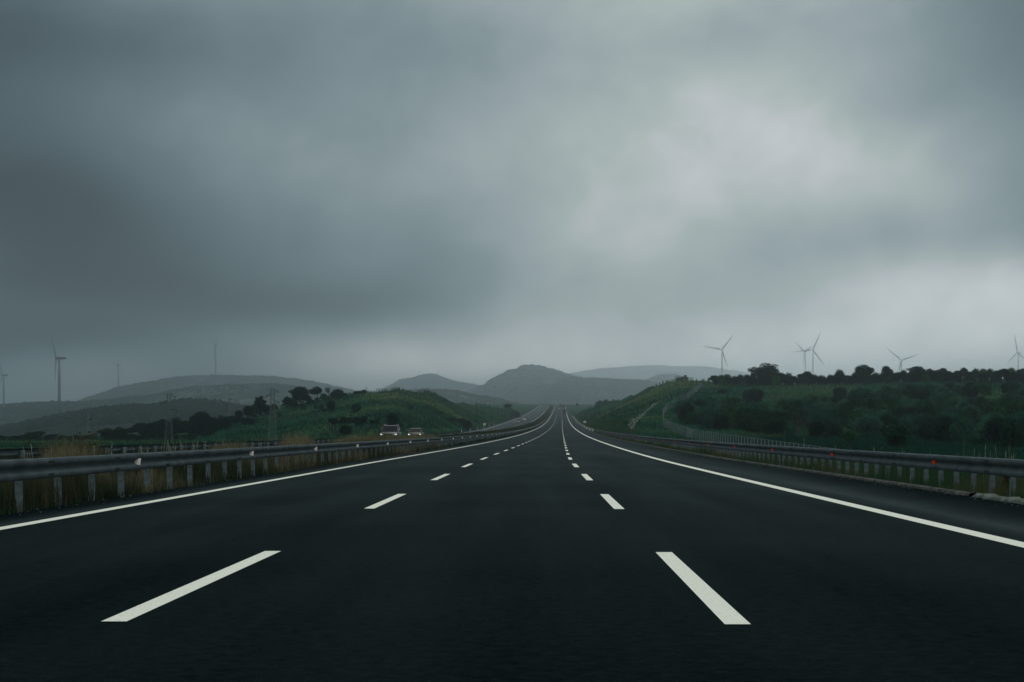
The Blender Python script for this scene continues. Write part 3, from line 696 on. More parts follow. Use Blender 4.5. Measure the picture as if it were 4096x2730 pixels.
def grit():
    P = []; R = []
    for lat0, sd_, n in ((8.36, -1, 700), (-6.68, 1, 700)):
        Y = 12 + RNG.random(n) ** 1.8 * 110; off = RNG.exponential(.10, n)
        X = cx(Y) + lat0 + sd_ * off; P.append(np.c_[X, Y, zr(Y) + .004]); R.append(.006 + .016 * RNG.random(n) ** 3)
    o = lumps('gravel', np.concatenate(P), np.concatenate(R), principled('gravel', (0.07, 0.08, 0.075), .95, 0, .1), squash=.6)
    tag(o, 'loose grit lying along both edges of the asphalt', 'gravel', kind='stuff')
grit()
# ------------------------------------------------------------------ trees and bushes
def leaf_cloud(n, lobes, leaf, shell=0.62, seed=0, flat=0.0):
    r = np.random.default_rng(seed); L = np.array(lobes, float)   # cx,cy,cz,rx,ry,rz
    vol = (L[:, 3] * L[:, 4] * L[:, 5]) ** 0.8; k = r.choice(len(L), n, p=vol / vol.sum())
    d = r.normal(size=(n, 3)); d /= np.linalg.norm(d, axis=1)[:, None]
    rad = (shell + (1.06 - shell) * r.random(n)) * (1 + 0.16 * np.sin(d[:, 0] * 7 + k * 2.1) * np.sin(d[:, 2] * 6 + k) )
    P = L[k, :3] + d * rad[:, None] * L[k, 3:]
    P = P[P[:, 2] > 0.05]; n = len(P); d = d[:n]
    a = r.normal(size=(n, 3)); a /= np.linalg.norm(a, axis=1)[:, None]; b = np.cross(a, r.normal(size=(n, 3))); b /= np.linalg.norm(b, axis=1)[:, None]
    sz = leaf * (0.6 + 0.8 * r.random(n))[:, None]
    V = np.stack([P - a * sz, P - b * sz * .55, P + a * sz, P + b * sz * .55], 1).reshape(-1, 3)
    F = np.arange(n * 4).reshape(-1, 4)
    # clumps: noise through the crown volume
    cl = fbm(P[:, 0] * 1.1 + seed, P[:, 2] * 1.1 + P[:, 1] * .9, 3)
    var = np.clip(0.36 + 1.15 * cl + (r.random(n) - .5) * .4, 0, 1)
    return V, F, np.repeat(var, 4)
def rand_lobes(r, n, R, H, base, spread=1.0, rz=.5):
    L = [(0, 0, base + (H - base) * .52, R * .72, R * .72, (H - base) * .45)]
    for i in range(n):
        a = r.uniform(0, 2 * math.pi); qq = r.uniform(.12, .82); q = qq * R * spread; z = base + (H - base) * (r.uniform(.22, .90) - .42 * qq * qq * r.random() - .10 * qq)
        k = r.uniform(.26, .46) * R
        L.append((math.cos(a) * q, math.sin(a) * q, z, k, k, k * r.uniform(.6, 1.0) * rz * 1.6))
    return L
def trunk_mesh(mb, r, H, R, rad, limbs=6, split=.35):
    top = H * .72; lean = [r.uniform(-.3, .3) for _ in range(2)]
    pts = [(0, 0, -.4), (lean[0] * .2, lean[1] * .2, H * .2), (lean[0] * .5, lean[1] * .5, H * .42), (lean[0], lean[1], top)]
    mb.tube(pts, [rad * 1.25, rad, rad * .75, rad * .25], 7)
    for i in range(limbs):
        a = r.uniform(0, 6.28); t = r.uniform(split, .65) * H; q = r.uniform(.45, .8) * R
        e = (math.cos(a) * q, math.sin(a) * q, t + r.uniform(.15, .35) * H)
        mb.tube([(lean[0] * .4, lean[1] * .4, t), (e[0] * .5, e[1] * .5, (t + e[2]) / 2 + .1), e], [rad * .5, rad * .33, rad * .1], 5)
PROTO = {}
def proto_tree(key, name, H, R, base, nl, leaves, leaf, mat, seed, rad=.16, spread=1.0, shell=.6, limbs=6):
    r = random.Random(seed); root = empty(name, (0, 0, -500))
    V, F, var = leaf_cloud(leaves, rand_lobes(r, nl, R, H, base, spread), leaf, shell, seed)
    np_mesh('crown', V, F, mat, root, False, var)
    mb = MB(); trunk_mesh(mb, r, H, R, rad, limbs); mb.build('trunk', M_BARK, root, True)
    PROTO[key] = [root, False, H, R]
def proto_bush(key, H, R, nl, leaves, leaf, mat, seed, spikes=0):
    r = random.Random(seed); root = empty('bush', (0, 0, -500))
    V, F, var = leaf_cloud(leaves, rand_lobes(r, nl, R, H, 0.0, 1.1), leaf, .55, seed)
    # spiky shoots sticking out of the outline
    if spikes:
        Vs = []; vs_ = []
        for i in range(spikes):
            a = r.uniform(0, 6.28); q = r.uniform(0, .8) * R; z = H * r.uniform(.45, .8); x0, y0 = math.cos(a) * q, math.sin(a) * q
            ex, ey, ez = x0 * 1.25 + r.uniform(-.2, .2), y0 * 1.25 + r.uniform(-.2, .2), z + r.uniform(.35, .9)
            for k in range(9):
                t = k / 8; px, py, pz = x0 + (ex - x0) * t, y0 + (ey - y0) * t, z + (ez - z) * t
                sz = leaf * .75 * (1 - t * .5); aa = Vector((r.gauss(0, 1), r.gauss(0, 1), r.gauss(0, 1) + .6)).normalized(); bb = aa.cross(Vector((r.gauss(0, 1), r.gauss(0, 1), 0.1))).normalized()
                p = Vector((px, py, pz)); Vs += [p - aa * sz, p - bb * sz * .5, p + aa * sz, p + bb * sz * .5]; vs_ += [.5 + .4 * r.random()] * 4
        n = len(V); V = np.r_[V, np.array([tuple(q) for q in Vs])]; F = np.r_[F, np.arange(len(Vs)).reshape(-1, 4) + n]; var = np.r_[var, vs_]
    np_mesh('foliage', V, F, mat, root, False, var)
    mb = MB()
    for i in range(5):
        a = r.uniform(0, 6.28); q = R * r.uniform(.3, .7)
        mb.tube([(0.1 * math.cos(a), .1 * math.sin(a), -.3), (q * .4 * math.cos(a), q * .4 * math.sin(a), H * .35), (q * math.cos(a), q * math.sin(a), H * .75)], [.06, .04, .015], 5)
    mb.build('stem', M_BARK, root, True)
    PROTO[key] = [root, False, H, R]
proto_tree('round', 'tree', 6.5, 3.3, 1.0, 13, 7500, .17, M_TREE, 3)
proto_tree('tall', 'tree', 7.0, 2.6, .6, 12, 6500, .17, M_TREE, 8)
proto_tree('flat', 'tree', 5.0, 2.4, 2.0, 10, 4200, .16, M_TREE, 12, rad=.13)
proto_tree('sparse', 'tree', 5.0, 2.2, 1.6, 8, 700, .11, M_TREE, 15, rad=.14, shell=.3, limbs=16)
proto_tree('umbrella', 'tree', 5.6, 3.6, 3.3, 12, 5200, .17, M_TREE, 21, spread=1.15)
proto_tree('dense', 'tree', 8.5, 3.8, .3, 15, 8000, .21, M_TREE, 25, rad=.2)
proto_tree('dense2', 'tree', 8.0, 3.2, .3, 13, 7000, .21, M_TREE, 27, rad=.2)
proto_tree('small', 'small_tree', 4.6, 2.0, 1.4, 9, 3800, .13, M_BUSHP, 31, rad=.09)
proto_bush('b1', 3.8, 2.4, 10, 4200, .15, M_BUSH, 41, 26)
proto_bush('b2', 4.4, 2.2, 9, 4200, .15, M_BUSH, 43, 34)
proto_bush('b3', 3.2, 2.6, 12, 4200, .14, M_BUSHP, 47, 30)
proto_bush('b4', 3.6, 2.0, 9, 3600, .14, M_BUSHP, 51, 36)
proto_bush('b5', 4.6, 3.0, 13, 5200, .16, M_TREE, 55, 14)
proto_bush('b6', 1.6, 1.7, 8, 1800, .13, M_TREE, 57, 10)
def put(key, sx, d, hpx=None, wpx=None, label=None, cat='bush', group=None, sink=0.05, rz=None, row=None):
    p = PROTO[key]; root, used, H, R = p
    X, Y, Z = at(sx, d)
    sh = (hpx / FP * d) / H if hpx else random.uniform(.8, 1.2)
    sw = (wpx / FP * d) / (2 * R * 1.02) if wpx else sh * random.uniform(.9, 1.25)
    rz = random.uniform(0, 6.28) if rz is None else rz
    if not used:
        o = root; o.location = (X, Y, Z - sink); o.scale = (sw, sw, sh); p[1] = True
    else:
        o = dup(root, (X, Y, Z - sink), rz, (sw, sw, sh))
    o.rotation_euler = (random.gauss(0, .07), random.gauss(0, .07), rz)
    for kk in ('group',):
        if kk in o: del o[kk]
    return tag(o, label, cat, group)
def put_row(key, sx, base, top, w, label, cat, group=None):
    d = hit(sx, base)
    if d is None:
        d = float(tab(sx, L_D if sx < VX else R_D)) * .99
    return put(key, sx, d, base - top, w, label, cat, group)
# trees along the left hilltop
put_row('tall', 1039, 1654, 1572, 66, 'tall dark round tree behind the second pylon at the left end of the hill', 'tree')
put_row('b5', 992, 1668, 1622, 60, 'dark bush at the foot of the tall tree on the left hill', 'bush')
put_row('b5', 955, 1680, 1640, 50, 'dark bush at the far left end of the hilltop', 'bush')
put_row('b1', 1097, 1645, 1613, 34, 'small dark bush directly behind the head of the second pylon', 'bush')
put_row('tall', 1148, 1628, 1586, 46, 'small dark tree just left of the biggest hilltop tree', 'tree')
put_row('round', 1206, 1622, 1546, 94, 'biggest dark round tree on the left hilltop', 'tree')
put_row('flat', 1271, 1604, 1547, 54, 'flat topped tree on a thin trunk right of the biggest hilltop tree', 'tree')
put_row('b1', 1269, 1612, 1589, 26, 'round bush below the flat topped hilltop tree', 'bush')
put_row('sparse', 1314, 1594, 1546, 44, 'nearly bare thin branched tree on the left hilltop', 'tree')
put_row('b5', 1346, 1596, 1555, 62, 'wide dark tree right of the bare tree on the hilltop', 'tree')
put_row('b5', 1379, 1592, 1572, 34, 'low dark bush at the right end of the hilltop trees', 'bush')
put_row('b6', 1432, 1578, 1566, 40, 'low flat bush on the skyline left of the mound', 'bush')
put_row('b5', 1456, 1577, 1560, 34, 'dark wind bent bush on the skyline beside the thin pole', 'bush')
for i, (sx, base, top, w) in enumerate([(1014, 1662, 1612, 48), (1066, 1652, 1608, 44), (1172, 1628, 1592, 40), (1238, 1616, 1584, 36), (1296, 1602, 1572, 36), (1330, 1596, 1566, 40), (1362, 1596, 1566, 40), (1182, 1634, 1606, 30)]):
    put_row('b5' if i % 2 else 'b1', sx, base, top, w, 'dark bush filling the gaps between the trees of the left hilltop', 'bush', 'bushes between the left hilltop trees')
for q in [('b5', 1322, 1650, 1602, 54, 'dark bush on the upper slope under the bare tree'), ('b5', 1425, 1655, 1618, 54, 'dark bush in the middle of the left green slope'),
          ('b5', 1384, 1748, 1698, 76, 'large dark bush low on the slope left of the oncoming cars'), ('b5', 1571, 1710, 1650, 74, 'large dark bush directly above the oncoming light grey car'),
          ('b6', 1335, 1700, 1676, 60, 'low dark scrub left in the row across the left slope'), ('b6', 1385, 1698, 1670, 64, 'low dark scrub in the middle of the row across the left slope'),
          ('b6', 1440, 1702, 1672, 70, 'low dark scrub right in the row across the left slope'), ('b6', 1500, 1700, 1680, 46, 'small scrub left of the large bush above the cars'),
          ('b6', 1263, 1638, 1620, 22, 'small bush left on the upper slope below the hilltop trees'), ('b6', 1285, 1640, 1620, 22, 'small bush right beside another on the upper slope'),
          ('b6', 1120, 1668, 1652, 20, 'small bush on the slope right of the second pylon'), ('b6', 1210, 1640, 1622, 24, 'small bush below the biggest hilltop tree'),
          ('b1', 1540, 1742, 1712, 60, 'dark bush touching the left side of the oncoming grey car'), ('b6', 1640, 1640, 1625, 40, 'low brown scrub under the dome of the left hill'),
          ('b5', 1870, 1720, 1680, 60, 'dark bush by the left roadside below the kilometre sign'), ('b6', 1800, 1690, 1672, 60, 'low scrub halfway down the right end of the left hill'),
          ('b6', 1842, 1700, 1676, 70, 'low dark scrub above the left delineator posts'), ('b6', 1755, 1660, 1648, 50, 'low dark scrub near the top right of the left hill')]:
    put_row(q[0], q[1], q[2], q[3], q[4], q[5], 'bush')
# crowns at the end of the left cutting
for i, (sx, base, top, w) in enumerate([(2030, 1640, 1622, 44), (2052, 1640, 1619, 40), (2066, 1644, 1620, 34), (1995, 1640, 1628, 40), (2010, 1640, 1625, 30)]):
    d = 1040 + 6 * i; put('dense', sx, d, base - top + 2, w, 'dark tree in the clump where the left hill meets the far road', 'tree', 'trees at the end of the left hill')
for i, (sx, base, top, w) in enumerate([(2395, 1632, 1603, 40), (2425, 1630, 1600, 40), (2452, 1626, 1600, 36), (2384, 1640, 1612, 30), (2410, 1632, 1608, 30), (2440, 1628, 1606, 30), (2474, 1620, 1600, 20)]):
    d = 1180 + 5 * i; X, Y, Z = at(sx, d)
    o = put('dense', sx, d, (base - top) + 14, w, 'hazy tree in the clump behind the shoulder of the right hill', 'tree', 'trees behind the right hill shoulder'); 
    o.location.z = EYE + (VY - base - 12) / FP * d
# valley wood on the left, behind the first pylon
LVT = [(130, 1726, 92), (60, 1765, 60), (200, 1760, 60), (290, 1745, 70), (360, 1738, 60), (430, 1712, 70), (480, 1706, 66), (525, 1712, 50), (565, 1690, 70), (610, 1688, 72), (655, 1676, 72), (700, 1668, 70), (745, 1682, 60), (782, 1652, 66), (815, 1644, 70), (850, 1668, 60), (890, 1660, 66), (925, 1662, 60), (960, 1690, 60), (905, 1700, 60), (860, 1705, 70), (790, 1700, 80), (720, 1705, 80), (650, 1712, 80), (590, 1720, 70), (520, 1735, 70), (440, 1740, 70), (940, 1720, 60), (980, 1730, 50), (1000, 1745, 50), (690, 1735, 70), (760, 1735, 70), (830, 1740, 70), (900, 1745, 60), (380, 1755, 60), (310, 1760, 50), (560, 1750, 60), (0, 1770, 60), (250, 1765, 50)]
for i, (sx, top, w) in enumerate(LVT):
    d = (520 if top < 1700 else 475 if top < 1730 else 452) + random.uniform(-14, 14)
    X, Y, Z = at(sx, d); base = VY - (Z - EYE) / d * FP
    lab, grp = 'dark tree in the wood behind the first pylon', 'trees in the left valley wood'
    if i == 0: lab, grp = 'lone round dark tree far left beneath the wooded hills', None
    put(random.choice(['dense', 'dense2', 'round']), sx, d, max(base - top, 25), w * 1.15, lab, 'tree', grp)
# right hill: skyline belt
SK = [(3071, 1452, 135, 'dense', 'biggest rounded tree on the right skyline'), (3452, 1459, 92, 'flat', 'umbrella shaped tree on the right skyline'), (3545, 1463, 56, 'round', 'round tree right of the umbrella shaped tree on the skyline'),
      (3669, 1465, 86, 'round', 'wide dark tree right of the faint turbine on the skyline'), (3232, 1484, 52, 'round', 'small round tree directly below the paired turbines'), (3360, 1478, 52, 'tall', 'small ragged tree left of the umbrella shaped tree')]
for sx, top, w, key, lab in SK:
    d = float(tab(sx, R_D)) - 8; X, Y, Z = at(sx, d); base = VY - (Z - EYE) / d * FP
    put(key, sx, d, base - top, w, lab, 'tree')
top_tab = [(2830, 1512), (2850, 1497), (2900, 1494), (2960, 1497), (3020, 1490), (3130, 1485), (3180, 1497), (3300, 1495), (3400, 1492), (3500, 1490), (3600, 1480), (3720, 1478), (3755, 1471), (3800, 1480), (3841, 1470), (3880, 1480), (3926, 1472), (3970, 1476), (4012, 1467), (4060, 1476), (4150, 1474), (4250, 1474)]
sx = 2855
while sx < 4230:
    for row_i in range(2):
        d = float(tab(sx, R_D)) - 6 - 16 * row_i + random.uniform(-4, 4); X, Y, Z = at(sx, d); base = VY - (Z - EYE) / d * FP
        top = float(tab(sx, top_tab)) + random.uniform(-4, 9) + row_i * 14
        put(random.choice(['b5', 'dense2', 'b1', 'round', 'b5']), sx + row_i * 12 + random.uniform(-5, 5), d, max(base - top, 18), random.uniform(36, 58), 'dark bushy tree in the unbroken belt along the right skyline', 'tree', 'trees of the right skyline belt')
    sx += 27
put('tall', 2834, 606, 20, 11, 'tiny pointed tree at the left end of the right skyline belt', 'tree')
# thicket on the right slope
up = [(2735, 1675), (2800, 1660), (2900, 1658), (2980, 1650), (3040, 1650), (3110, 1655), (3200, 1645), (3290, 1632), (3400, 1612), (3480, 1604), (3540, 1592), (3650, 1568), (4150, 1560)]
lo = [(2735, 1702), (2850, 1728), (3000, 1738), (3150, 1748), (3400, 1768), (3700, 1784), (3830, 1780), (4150, 1792)]
placed = 0; tries = 0
cells = []
while placed < 185 and tries < 6000:
    tries += 1
    sx = random.uniform(2740, 4230); f = random.random(); a = float(tab(sx, up)); b = float(tab(sx, lo)); row = a + (b - a) * f
    # clearings
    if ((sx - 3940) / 130) ** 2 + ((row - 1618) / 24) ** 2 < 1: continue
    if ((sx - 3500) / 60) ** 2 + ((row - 1775) / 20) ** 2 < 1 or ((sx - 3210) / 50) ** 2 + ((row - 1740) / 14) ** 2 < 1: continue
    if ((sx - 3900) / 90) ** 2 + ((row - 1765) / 22) ** 2 < 1: continue
    if any(abs(sx - q[0]) < 24 and abs(row - q[1]) < 9 for q in cells): continue
    d = hit(sx, row, 180)
    if d is None: continue
    cells.append((sx, row)); placed += 1
    key = random.choice(['b1', 'b2', 'b3', 'b4', 'b1', 'b2', 'b5', 'b3'])
    hgt = random.uniform(2.6, 4.3) * (1.0 if d < 420 else .85)
    if row > b - 25: lab, grp = 'bush along the lower edge of the thicket behind the wire fence', 'bushes at the lower edge of the right thicket'
    elif row < a + 20: lab, grp = 'bush along the upper edge of the thicket below the meadow', 'bushes at the upper edge of the right thicket'
    elif key in ('b3', 'b4'): lab, grp = 'pale grey green bush inside the thicket on the right slope', 'pale bushes in the right thicket'
    else: lab, grp = 'dark green bush inside the thicket on the right slope', 'dark bushes in the right thicket'
    o = put(key, sx, d, hgt / d * FP, hgt / d * FP * random.uniform(1.1, 1.5), lab, 'bush', grp)
for sx, top, base, w, key, lab in [(2790, 1596, 1680, 90, 'b5', 'large dark bush at the left end of the thicket beside the fence'), (2750, 1612, 1690, 70, 'b2', 'spiky bush at the lower left corner of the thicket'),
        (3012, 1554, 1622, 112, 'b5', 'broad round bush standing out above the thicket in the meadow'), (2930, 1590, 1640, 60, 'b5', 'small round dark bush left of the broad meadow bush'), (3360, 1549, 1596, 76, 'b5', 'dark round bush where the meadow narrows'),
        (3165, 1698, 1758, 58, 'b4', 'single bush beside the small gap behind the fence'), (3395, 1722, 1780, 72, 'b1', 'single dark bush in the open grass behind the barrier'), (2890, 1560, 1578, 46, 'b6', 'low flat shrub alone in the upper meadow')]:
    put_row(key, sx, base, top, w, lab, 'bush')
put_row('small', 3828, 1798, 1680, 78, 'small pale green tree with a visible thin trunk behind the right barrier', 'tree')
put_row('small', 3882, 1752, 1660, 60, 'second small tree with a thin trunk up the slope from the first', 'tree')
put_row('b2', 3590, 1796, 1700, 130, 'large spreading dark bush nearest the barrier in the open field', 'bush')
put_row('b2', 4040, 1800, 1672, 120, 'tall bush dotted with pale flowers at the right edge', 'bush')
# bare dead branches in the thicket
def dead_bush(sx, row, name_label, hgt, mat, seed):
    d = hit(sx, row, 150) or 320; X, Y, Z = at(sx, d - 3); r = random.Random(seed); mb = MB()
    for i in range(16):
        p = Vector((r.uniform(-.5, .5), r.uniform(-.4, .4), 0)); dr = Vector((r.uniform(-.6, .6), r.uniform(-.4, .4), 1)).normalized(); pts = [p]
        for k in range(6):
            dr = (dr + Vector((r.uniform(-.35, .35), r.uniform(-.3, .3), r.uniform(-.15, .2)))).normalized(); p = p + dr * hgt / 6; pts.append(p)
        mb.tube(pts, [.04, .035, .03, .025, .02, .014, .008], 4)
    o = mb.build('dead_bush', mat); o.location = (X, Y, Z); tag(o, name_label, 'bush')
dead_bush(3190, 1735, 'bare pale branches poking out of the thicket above the fence', 4.2, principled('dead_wood', (0.07, 0.08, 0.055), .9), 5)

# weeds at the barriers
def weed(X, Y, Z, H, seed, label, n=22, spread=.5, heads=True, mat=M_DRYW):
    r = random.Random(seed); mb = MB(); hd = MB()
    for i in range(n):
        p = Vector((r.uniform(-.1, .1), r.uniform(-.1, .1), 0)); dr = Vector((r.uniform(-spread, spread), r.uniform(-spread, spread), 1)).normalized(); pts = [p]
        L = H * r.uniform(.5, 1.0)
        for k in range(5):
            dr = (dr + Vector((r.uniform(-.3, .3), r.uniform(-.3, .3), r.uniform(-.2, .15)))).normalized(); p = p + dr * L / 5; pts.append(p)
        mb.tube(pts, [.006, .005, .005, .004, .003, .002], 4)
        for q in range(5):
            a = pts[r.randint(2, 5)]; e = Vector(a) + Vector((r.uniform(-.09, .09), r.uniform(-.09, .09), r.uniform(.0, .1)))
            s = r.uniform(.012, .03); hd.add([e + Vector((-s, 0, -s)), e + Vector((s, .01, -s * .4)), e + Vector((s * .4, 0, s)), e + Vector((-s * .7, -.01, s * .6))], [(0, 1, 2, 3)])
    root = empty('weed', (X, Y, Z)); mb.build('stem', mat, root); hd.build('foliage', MATS['weed_leaf'], root); tag(root, label, 'weed')
principled('weed_leaf', (0.03, 0.045, 0.018), .9, noise=(9, 3, (0.10, 0.085, 0.04), .4, .6))
for i, (sx, lat, H, lab) in enumerate([(350, -9.2, 1.42, 'leafy green weed rising above the left barrier beside the dry grass'), (262, -9.6, 1.38, 'thin branching weed left of the leafy one above the left barrier'), (205, -9.3, 1.22, 'dry weed furthest left above the left barrier')]):
    X = lat - .75; Y = FP * X / (sx - VX); weed(X, Y, -.03, H, 60 + i, lab, n=26 if i == 0 else 14)
def hanging_weed():
    Y = 30.2; X = (4030 - VX) / FP * Y; r = random.Random(9); mb = MB()
    for i in range(9):
        p = Vector((r.uniform(-.05, .05), 0, .46)); pts = [p]
        for k in range(7):
            p = p + Vector((r.uniform(-.06, .07), r.uniform(-.04, .02), -.085)); pts.append(p)
        mb.tube(pts, [.010, .012, .008, .010, .007, .006, .003, .002], 5)
    o = mb.build('dry_vine', M_DRYW); o.location = (X, Y, 0); tag(o, 'dark dried vine hanging from the right barrier at the picture edge', 'vine')
hanging_weed()

# ------------------------------------------------------------------ wire fences
def fence(pts, H, spacing, label, seed, net=True):
    """pts: list of (X,Y) along the foot"""
    P = np.array(pts, float); seg = np.r_[0, np.cumsum(np.hypot(*np.diff(P, axis=0).T))]
    L = seg[-1]; ss = np.arange(0, L, spacing); X = np.interp(ss, seg, P[:, 0]); Y = np.interp(ss, seg, P[:, 1]); Z = ground(X, Y)
    root = empty('wire_fence', (0, 0, 0)); tag(root, label, 'fence')
    order = np.argsort(np.hypot(X, Y)); near = set(order[:100].tolist()); first = None; rest = MB(); nrest = 0
    for i in range(len(ss)):
        if i in near:
            if first is None:
                m = MB(); m.tube([(0, 0, -.3), (0, 0, H)], .045, 6); first = m.build('post', M_POST, root); o = first
            else:
                o = first.copy(); C.objects.link(o); o.parent = root
            o.location = (float(X[i]), float(Y[i]), float(Z[i]))
        else:
            rest.tube([(X[i], Y[i], Z[i] - .3), (X[i], Y[i], Z[i] + H)], .05, 5); nrest += 1
    if nrest:
        o = rest.build('post', M_POST, root); o['kind'] = 'stuff'
    V = []; F = []
    for i in range(len(ss)):
        V += [(X[i], Y[i], Z[i] + .02), (X[i], Y[i], Z[i] + H - .05)]
        if i: F.append((2 * i - 2, 2 * i, 2 * i + 1, 2 * i - 1))
    np_mesh('net', V, F, M_NET, root)
    w = MB()
    for hz in (H - .05,):
        w.tube([(X[i], Y[i], Z[i] + hz) for i in range(len(ss))], .012, 4)
    w.build('wire', M_POST, root)
    return root
# right fence: parallel with the road, then up the hill
fp = [(24.5, y) for y in (60, 90, 120, 160, 200, 240, 270)] + [((2748 - VX) / FP * 290, 290), ((2692 - VX) / FP * 318, 318), ((2655 - VX) / FP * 345, 345)]
for sx, row in [(2652, 1665), (2668, 1642), (2695, 1624), (2720, 1610), (2748, 1598), (2775, 1578), (2795, 1560), (2807, 1549)]:
    d = hit(sx, row, 300)
    if d and d > fp[-1][1] + 3: fp.append(((sx - VX) / FP * d, d))
fence(fp, 1.75, 3.0, 'long wire mesh fence on thin posts behind the right barrier climbing the hill', 1)
def ridge_fence(s0, s1, label, H=2.0, dd=-4):
    pts = [((s - VX) / FP * (tab(s, L_D) + dd), float(tab(s, L_D) + dd)) for s in np.arange(s0, s1, 10)]
    return fence(pts, H, 3.0, label, 2)
ridge_fence(1505, 1555, 'short wire fence on the skyline mound of the left hill', 1.5)
ridge_fence(1669, 1715, 'short wire fence on the skyline right of the left hill dome', 1.3)
pr = [((s - VX) / FP * (tab(s, R_D) - 8), float(tab(s, R_D) - 8)) for s in np.arange(2700, 2800, 10)]
fence(pr, 1.6, 3.0, 'short wire fence below the stone block on the right hilltop', 3)

# stone block on the right hilltop and pale channel down the slope
mb = MB(); r = random.Random(4)
for k, (dx, w, h) in enumerate([(0, 1.5, 3.4), (-1.6, 2.0, 2.4), (-4.0, 3.2, 1.8), (1.4, 1.4, 2.0)]):
    n = 9; vs = []; 
    for zi, zf in enumerate((0, .5, .9, 1.0)):
        for a in range(n):
            q = (1 - .28 * zf * zf) * (1 + r.uniform(-.12, .12)); vs.append((dx + math.cos(6.283 * a / n) * w * q, math.sin(6.283 * a / n) * w * q, -.5 + (h + .5) * zf))
    fs = [(zi * n + a, zi * n + (a + 1) % n, (zi + 1) * n + (a + 1) % n, (zi + 1) * n + a) for zi in range(3) for a in range(n)] + [tuple(3 * n + a for a in range(n))]
    mb.add(vs, fs)
rk = mb.build('rock', M_ROCK); rk.scale = (.45, .45, .55); rk.location = at(2741, float(tab(2741, R_D)) - 3); tag(rk, 'grey stone outcrop standing on the crest of the right hill', 'rock')
def draped(name, pts, w, mat, lift=.06):
    P = []
    for sx, row in pts:
        d = hit(sx, row, 100)
        if d: P.append(((sx - VX) / FP * d, d))
    P = np.array(P); seg = np.r_[0, np.cumsum(np.hypot(*np.diff(P, axis=0).T))]; ss = np.arange(0, seg[-1], 1.5); X = np.interp(ss, seg, P[:, 0]); Y = np.interp(ss, seg, P[:, 1])
    ww = w * (0.55 + .6 * vnoise(ss / 9, ss * 0)); V = []
    F = []
    for i in range(len(ss)):
        for k, (q, dz) in enumerate(((-.5, -.3), (-.42, lift + .12), (0, lift - .02), (.42, lift + .12), (.5, -.3))):
            x = X[i] + q * ww[i]; V.append((x, Y[i], float(ground(x, Y[i])) + dz))
        if i:
            for k in range(4): F.append((5 * i - 5 + k, 5 * i - 4 + k, 5 * i + 1 + k, 5 * i + k))
    return tag(np_mesh(name, V, F, mat), kind='structure')
draped('drain_channel', [(2516, 1722), (2522, 1712), (2531, 1692), (2540, 1682), (2560, 1668), (2582, 1650), (2604, 1634), (2641, 1607), (2673, 1594)], 1.6, M_CHAN)

# thin pole on the left hill
m = MB(); m.tube([(0, 0, -.3), (0, 0, 5.0)], [.10, .06], 6); m.box((0, 0, 4.9), (.7, .1, .1)); o = m.build('pole', M_LATT); d = hit(1465, 1622, 200); o.location = at(1465, d); tag(o, 'thin pale pole standing on the upper slope of the left hill', 'pole')

# ------------------------------------------------------------------ delineator posts and signs
dl = None
def delineator(s, lat, label, group, dzf=None):
    global dl
    X, Y, Z, h = [float(q) for q in on_path(s, lat)]
    Z = float(ground(X, Y))
    if dl is None:
        root = empty('delineator_post', (0, 0, 0)); m = MB()
        m.add([(-.075, 0, -.2), (.075, 0, -.2), (.06, .09, -.2), (-.06, .09, -.2), (-.07, 0, .86), (.07, 0, .78), (.055, .09, .78), (-.055, .09, .86)], [(0, 1, 5, 4), (1, 2, 6, 5), (2, 3, 7, 6), (3, 0, 4, 7), (4, 5, 6, 7), (3, 2, 1, 0)])
        m.build('shaft', M_WHITE, root); b = MB(); b.box((0, -.003, .62), (.146, .012, .18)); band = b.build('band', M_BLACK, root)
        c = MB(); c.box((0, -.012, .62), (.05, .006, .12)); c.build('reflector', M_REFR, band)
        dl = root; o = root
    else: o = dup(dl, (0, 0, 0))
    if 'group' in o: del o['group']
    o.location = (X, Y, Z); o.rotation_euler = (0, 0, -h); o.scale = (1.5, 1.5, 1.0); tag(o, label, 'delineator post', group)
for i, s in enumerate((379, 424, 473, 521)):
    delineator(s, 8.75, ['white delineator post touching the far end of the right barrier', 'second white delineator post beyond the right barrier', 'third white delineator post beyond the right barrier', 'farthest white delineator post on the right roadside'][i], 'delineator posts on the right')
for i, s in enumerate((490, 536, 581, 631, 678, 725)):
    delineator(s, -27.6, ['nearest white delineator post on the far side of the opposite road', 'second white delineator post left of the kilometre sign', 'white delineator post below the left kilometre sign', 'white delineator post just right of the left kilometre sign', 'fifth white delineator post toward the oncoming headlights', 'last white delineator post before the oncoming headlights'][i], 'delineator posts on the left')
def km_sign(sx, d, row, label, mark, w=.85, h=.68):
    X, Y, g = at(sx, d); z = EYE + (VY - row) / FP * d
    root = empty('kilometre_sign', (X, Y, g)); m = MB(); m.tube([(0, 0.04, -.3), (0, .04, z - g)], .035, 6); m.build('pole', M_POST, root)
    f = MB(); f.box((0, 0, z - g), (w, .03, h)); fo = f.build('panel', M_SIGN, root)
    b = MB(); zc = z - g
    if mark == 'bar': b.box((0, -.018, zc), (.11, .006, h * .52)); b.box((-.05, -.018, zc + h * .2), (.1, .0055, .06))
    else:
        for a in (-.14, .14): b.box((a, -.018, zc), (.06, .006, h * .46))
        for q in (.21, -.21): b.box((0, -.018, zc + h * q), (.22, .006, .05))
    b.build('marking', M_SIGNT, fo)
    tag(root, label, 'sign')
km_sign(1938, 575, 1698, 'small white kilometre sign beside the opposite road below the left hill', 'bar')
km_sign(2339.5, 560, 1688.6, 'small white kilometre sign on the grass slope right of the road', 'o')
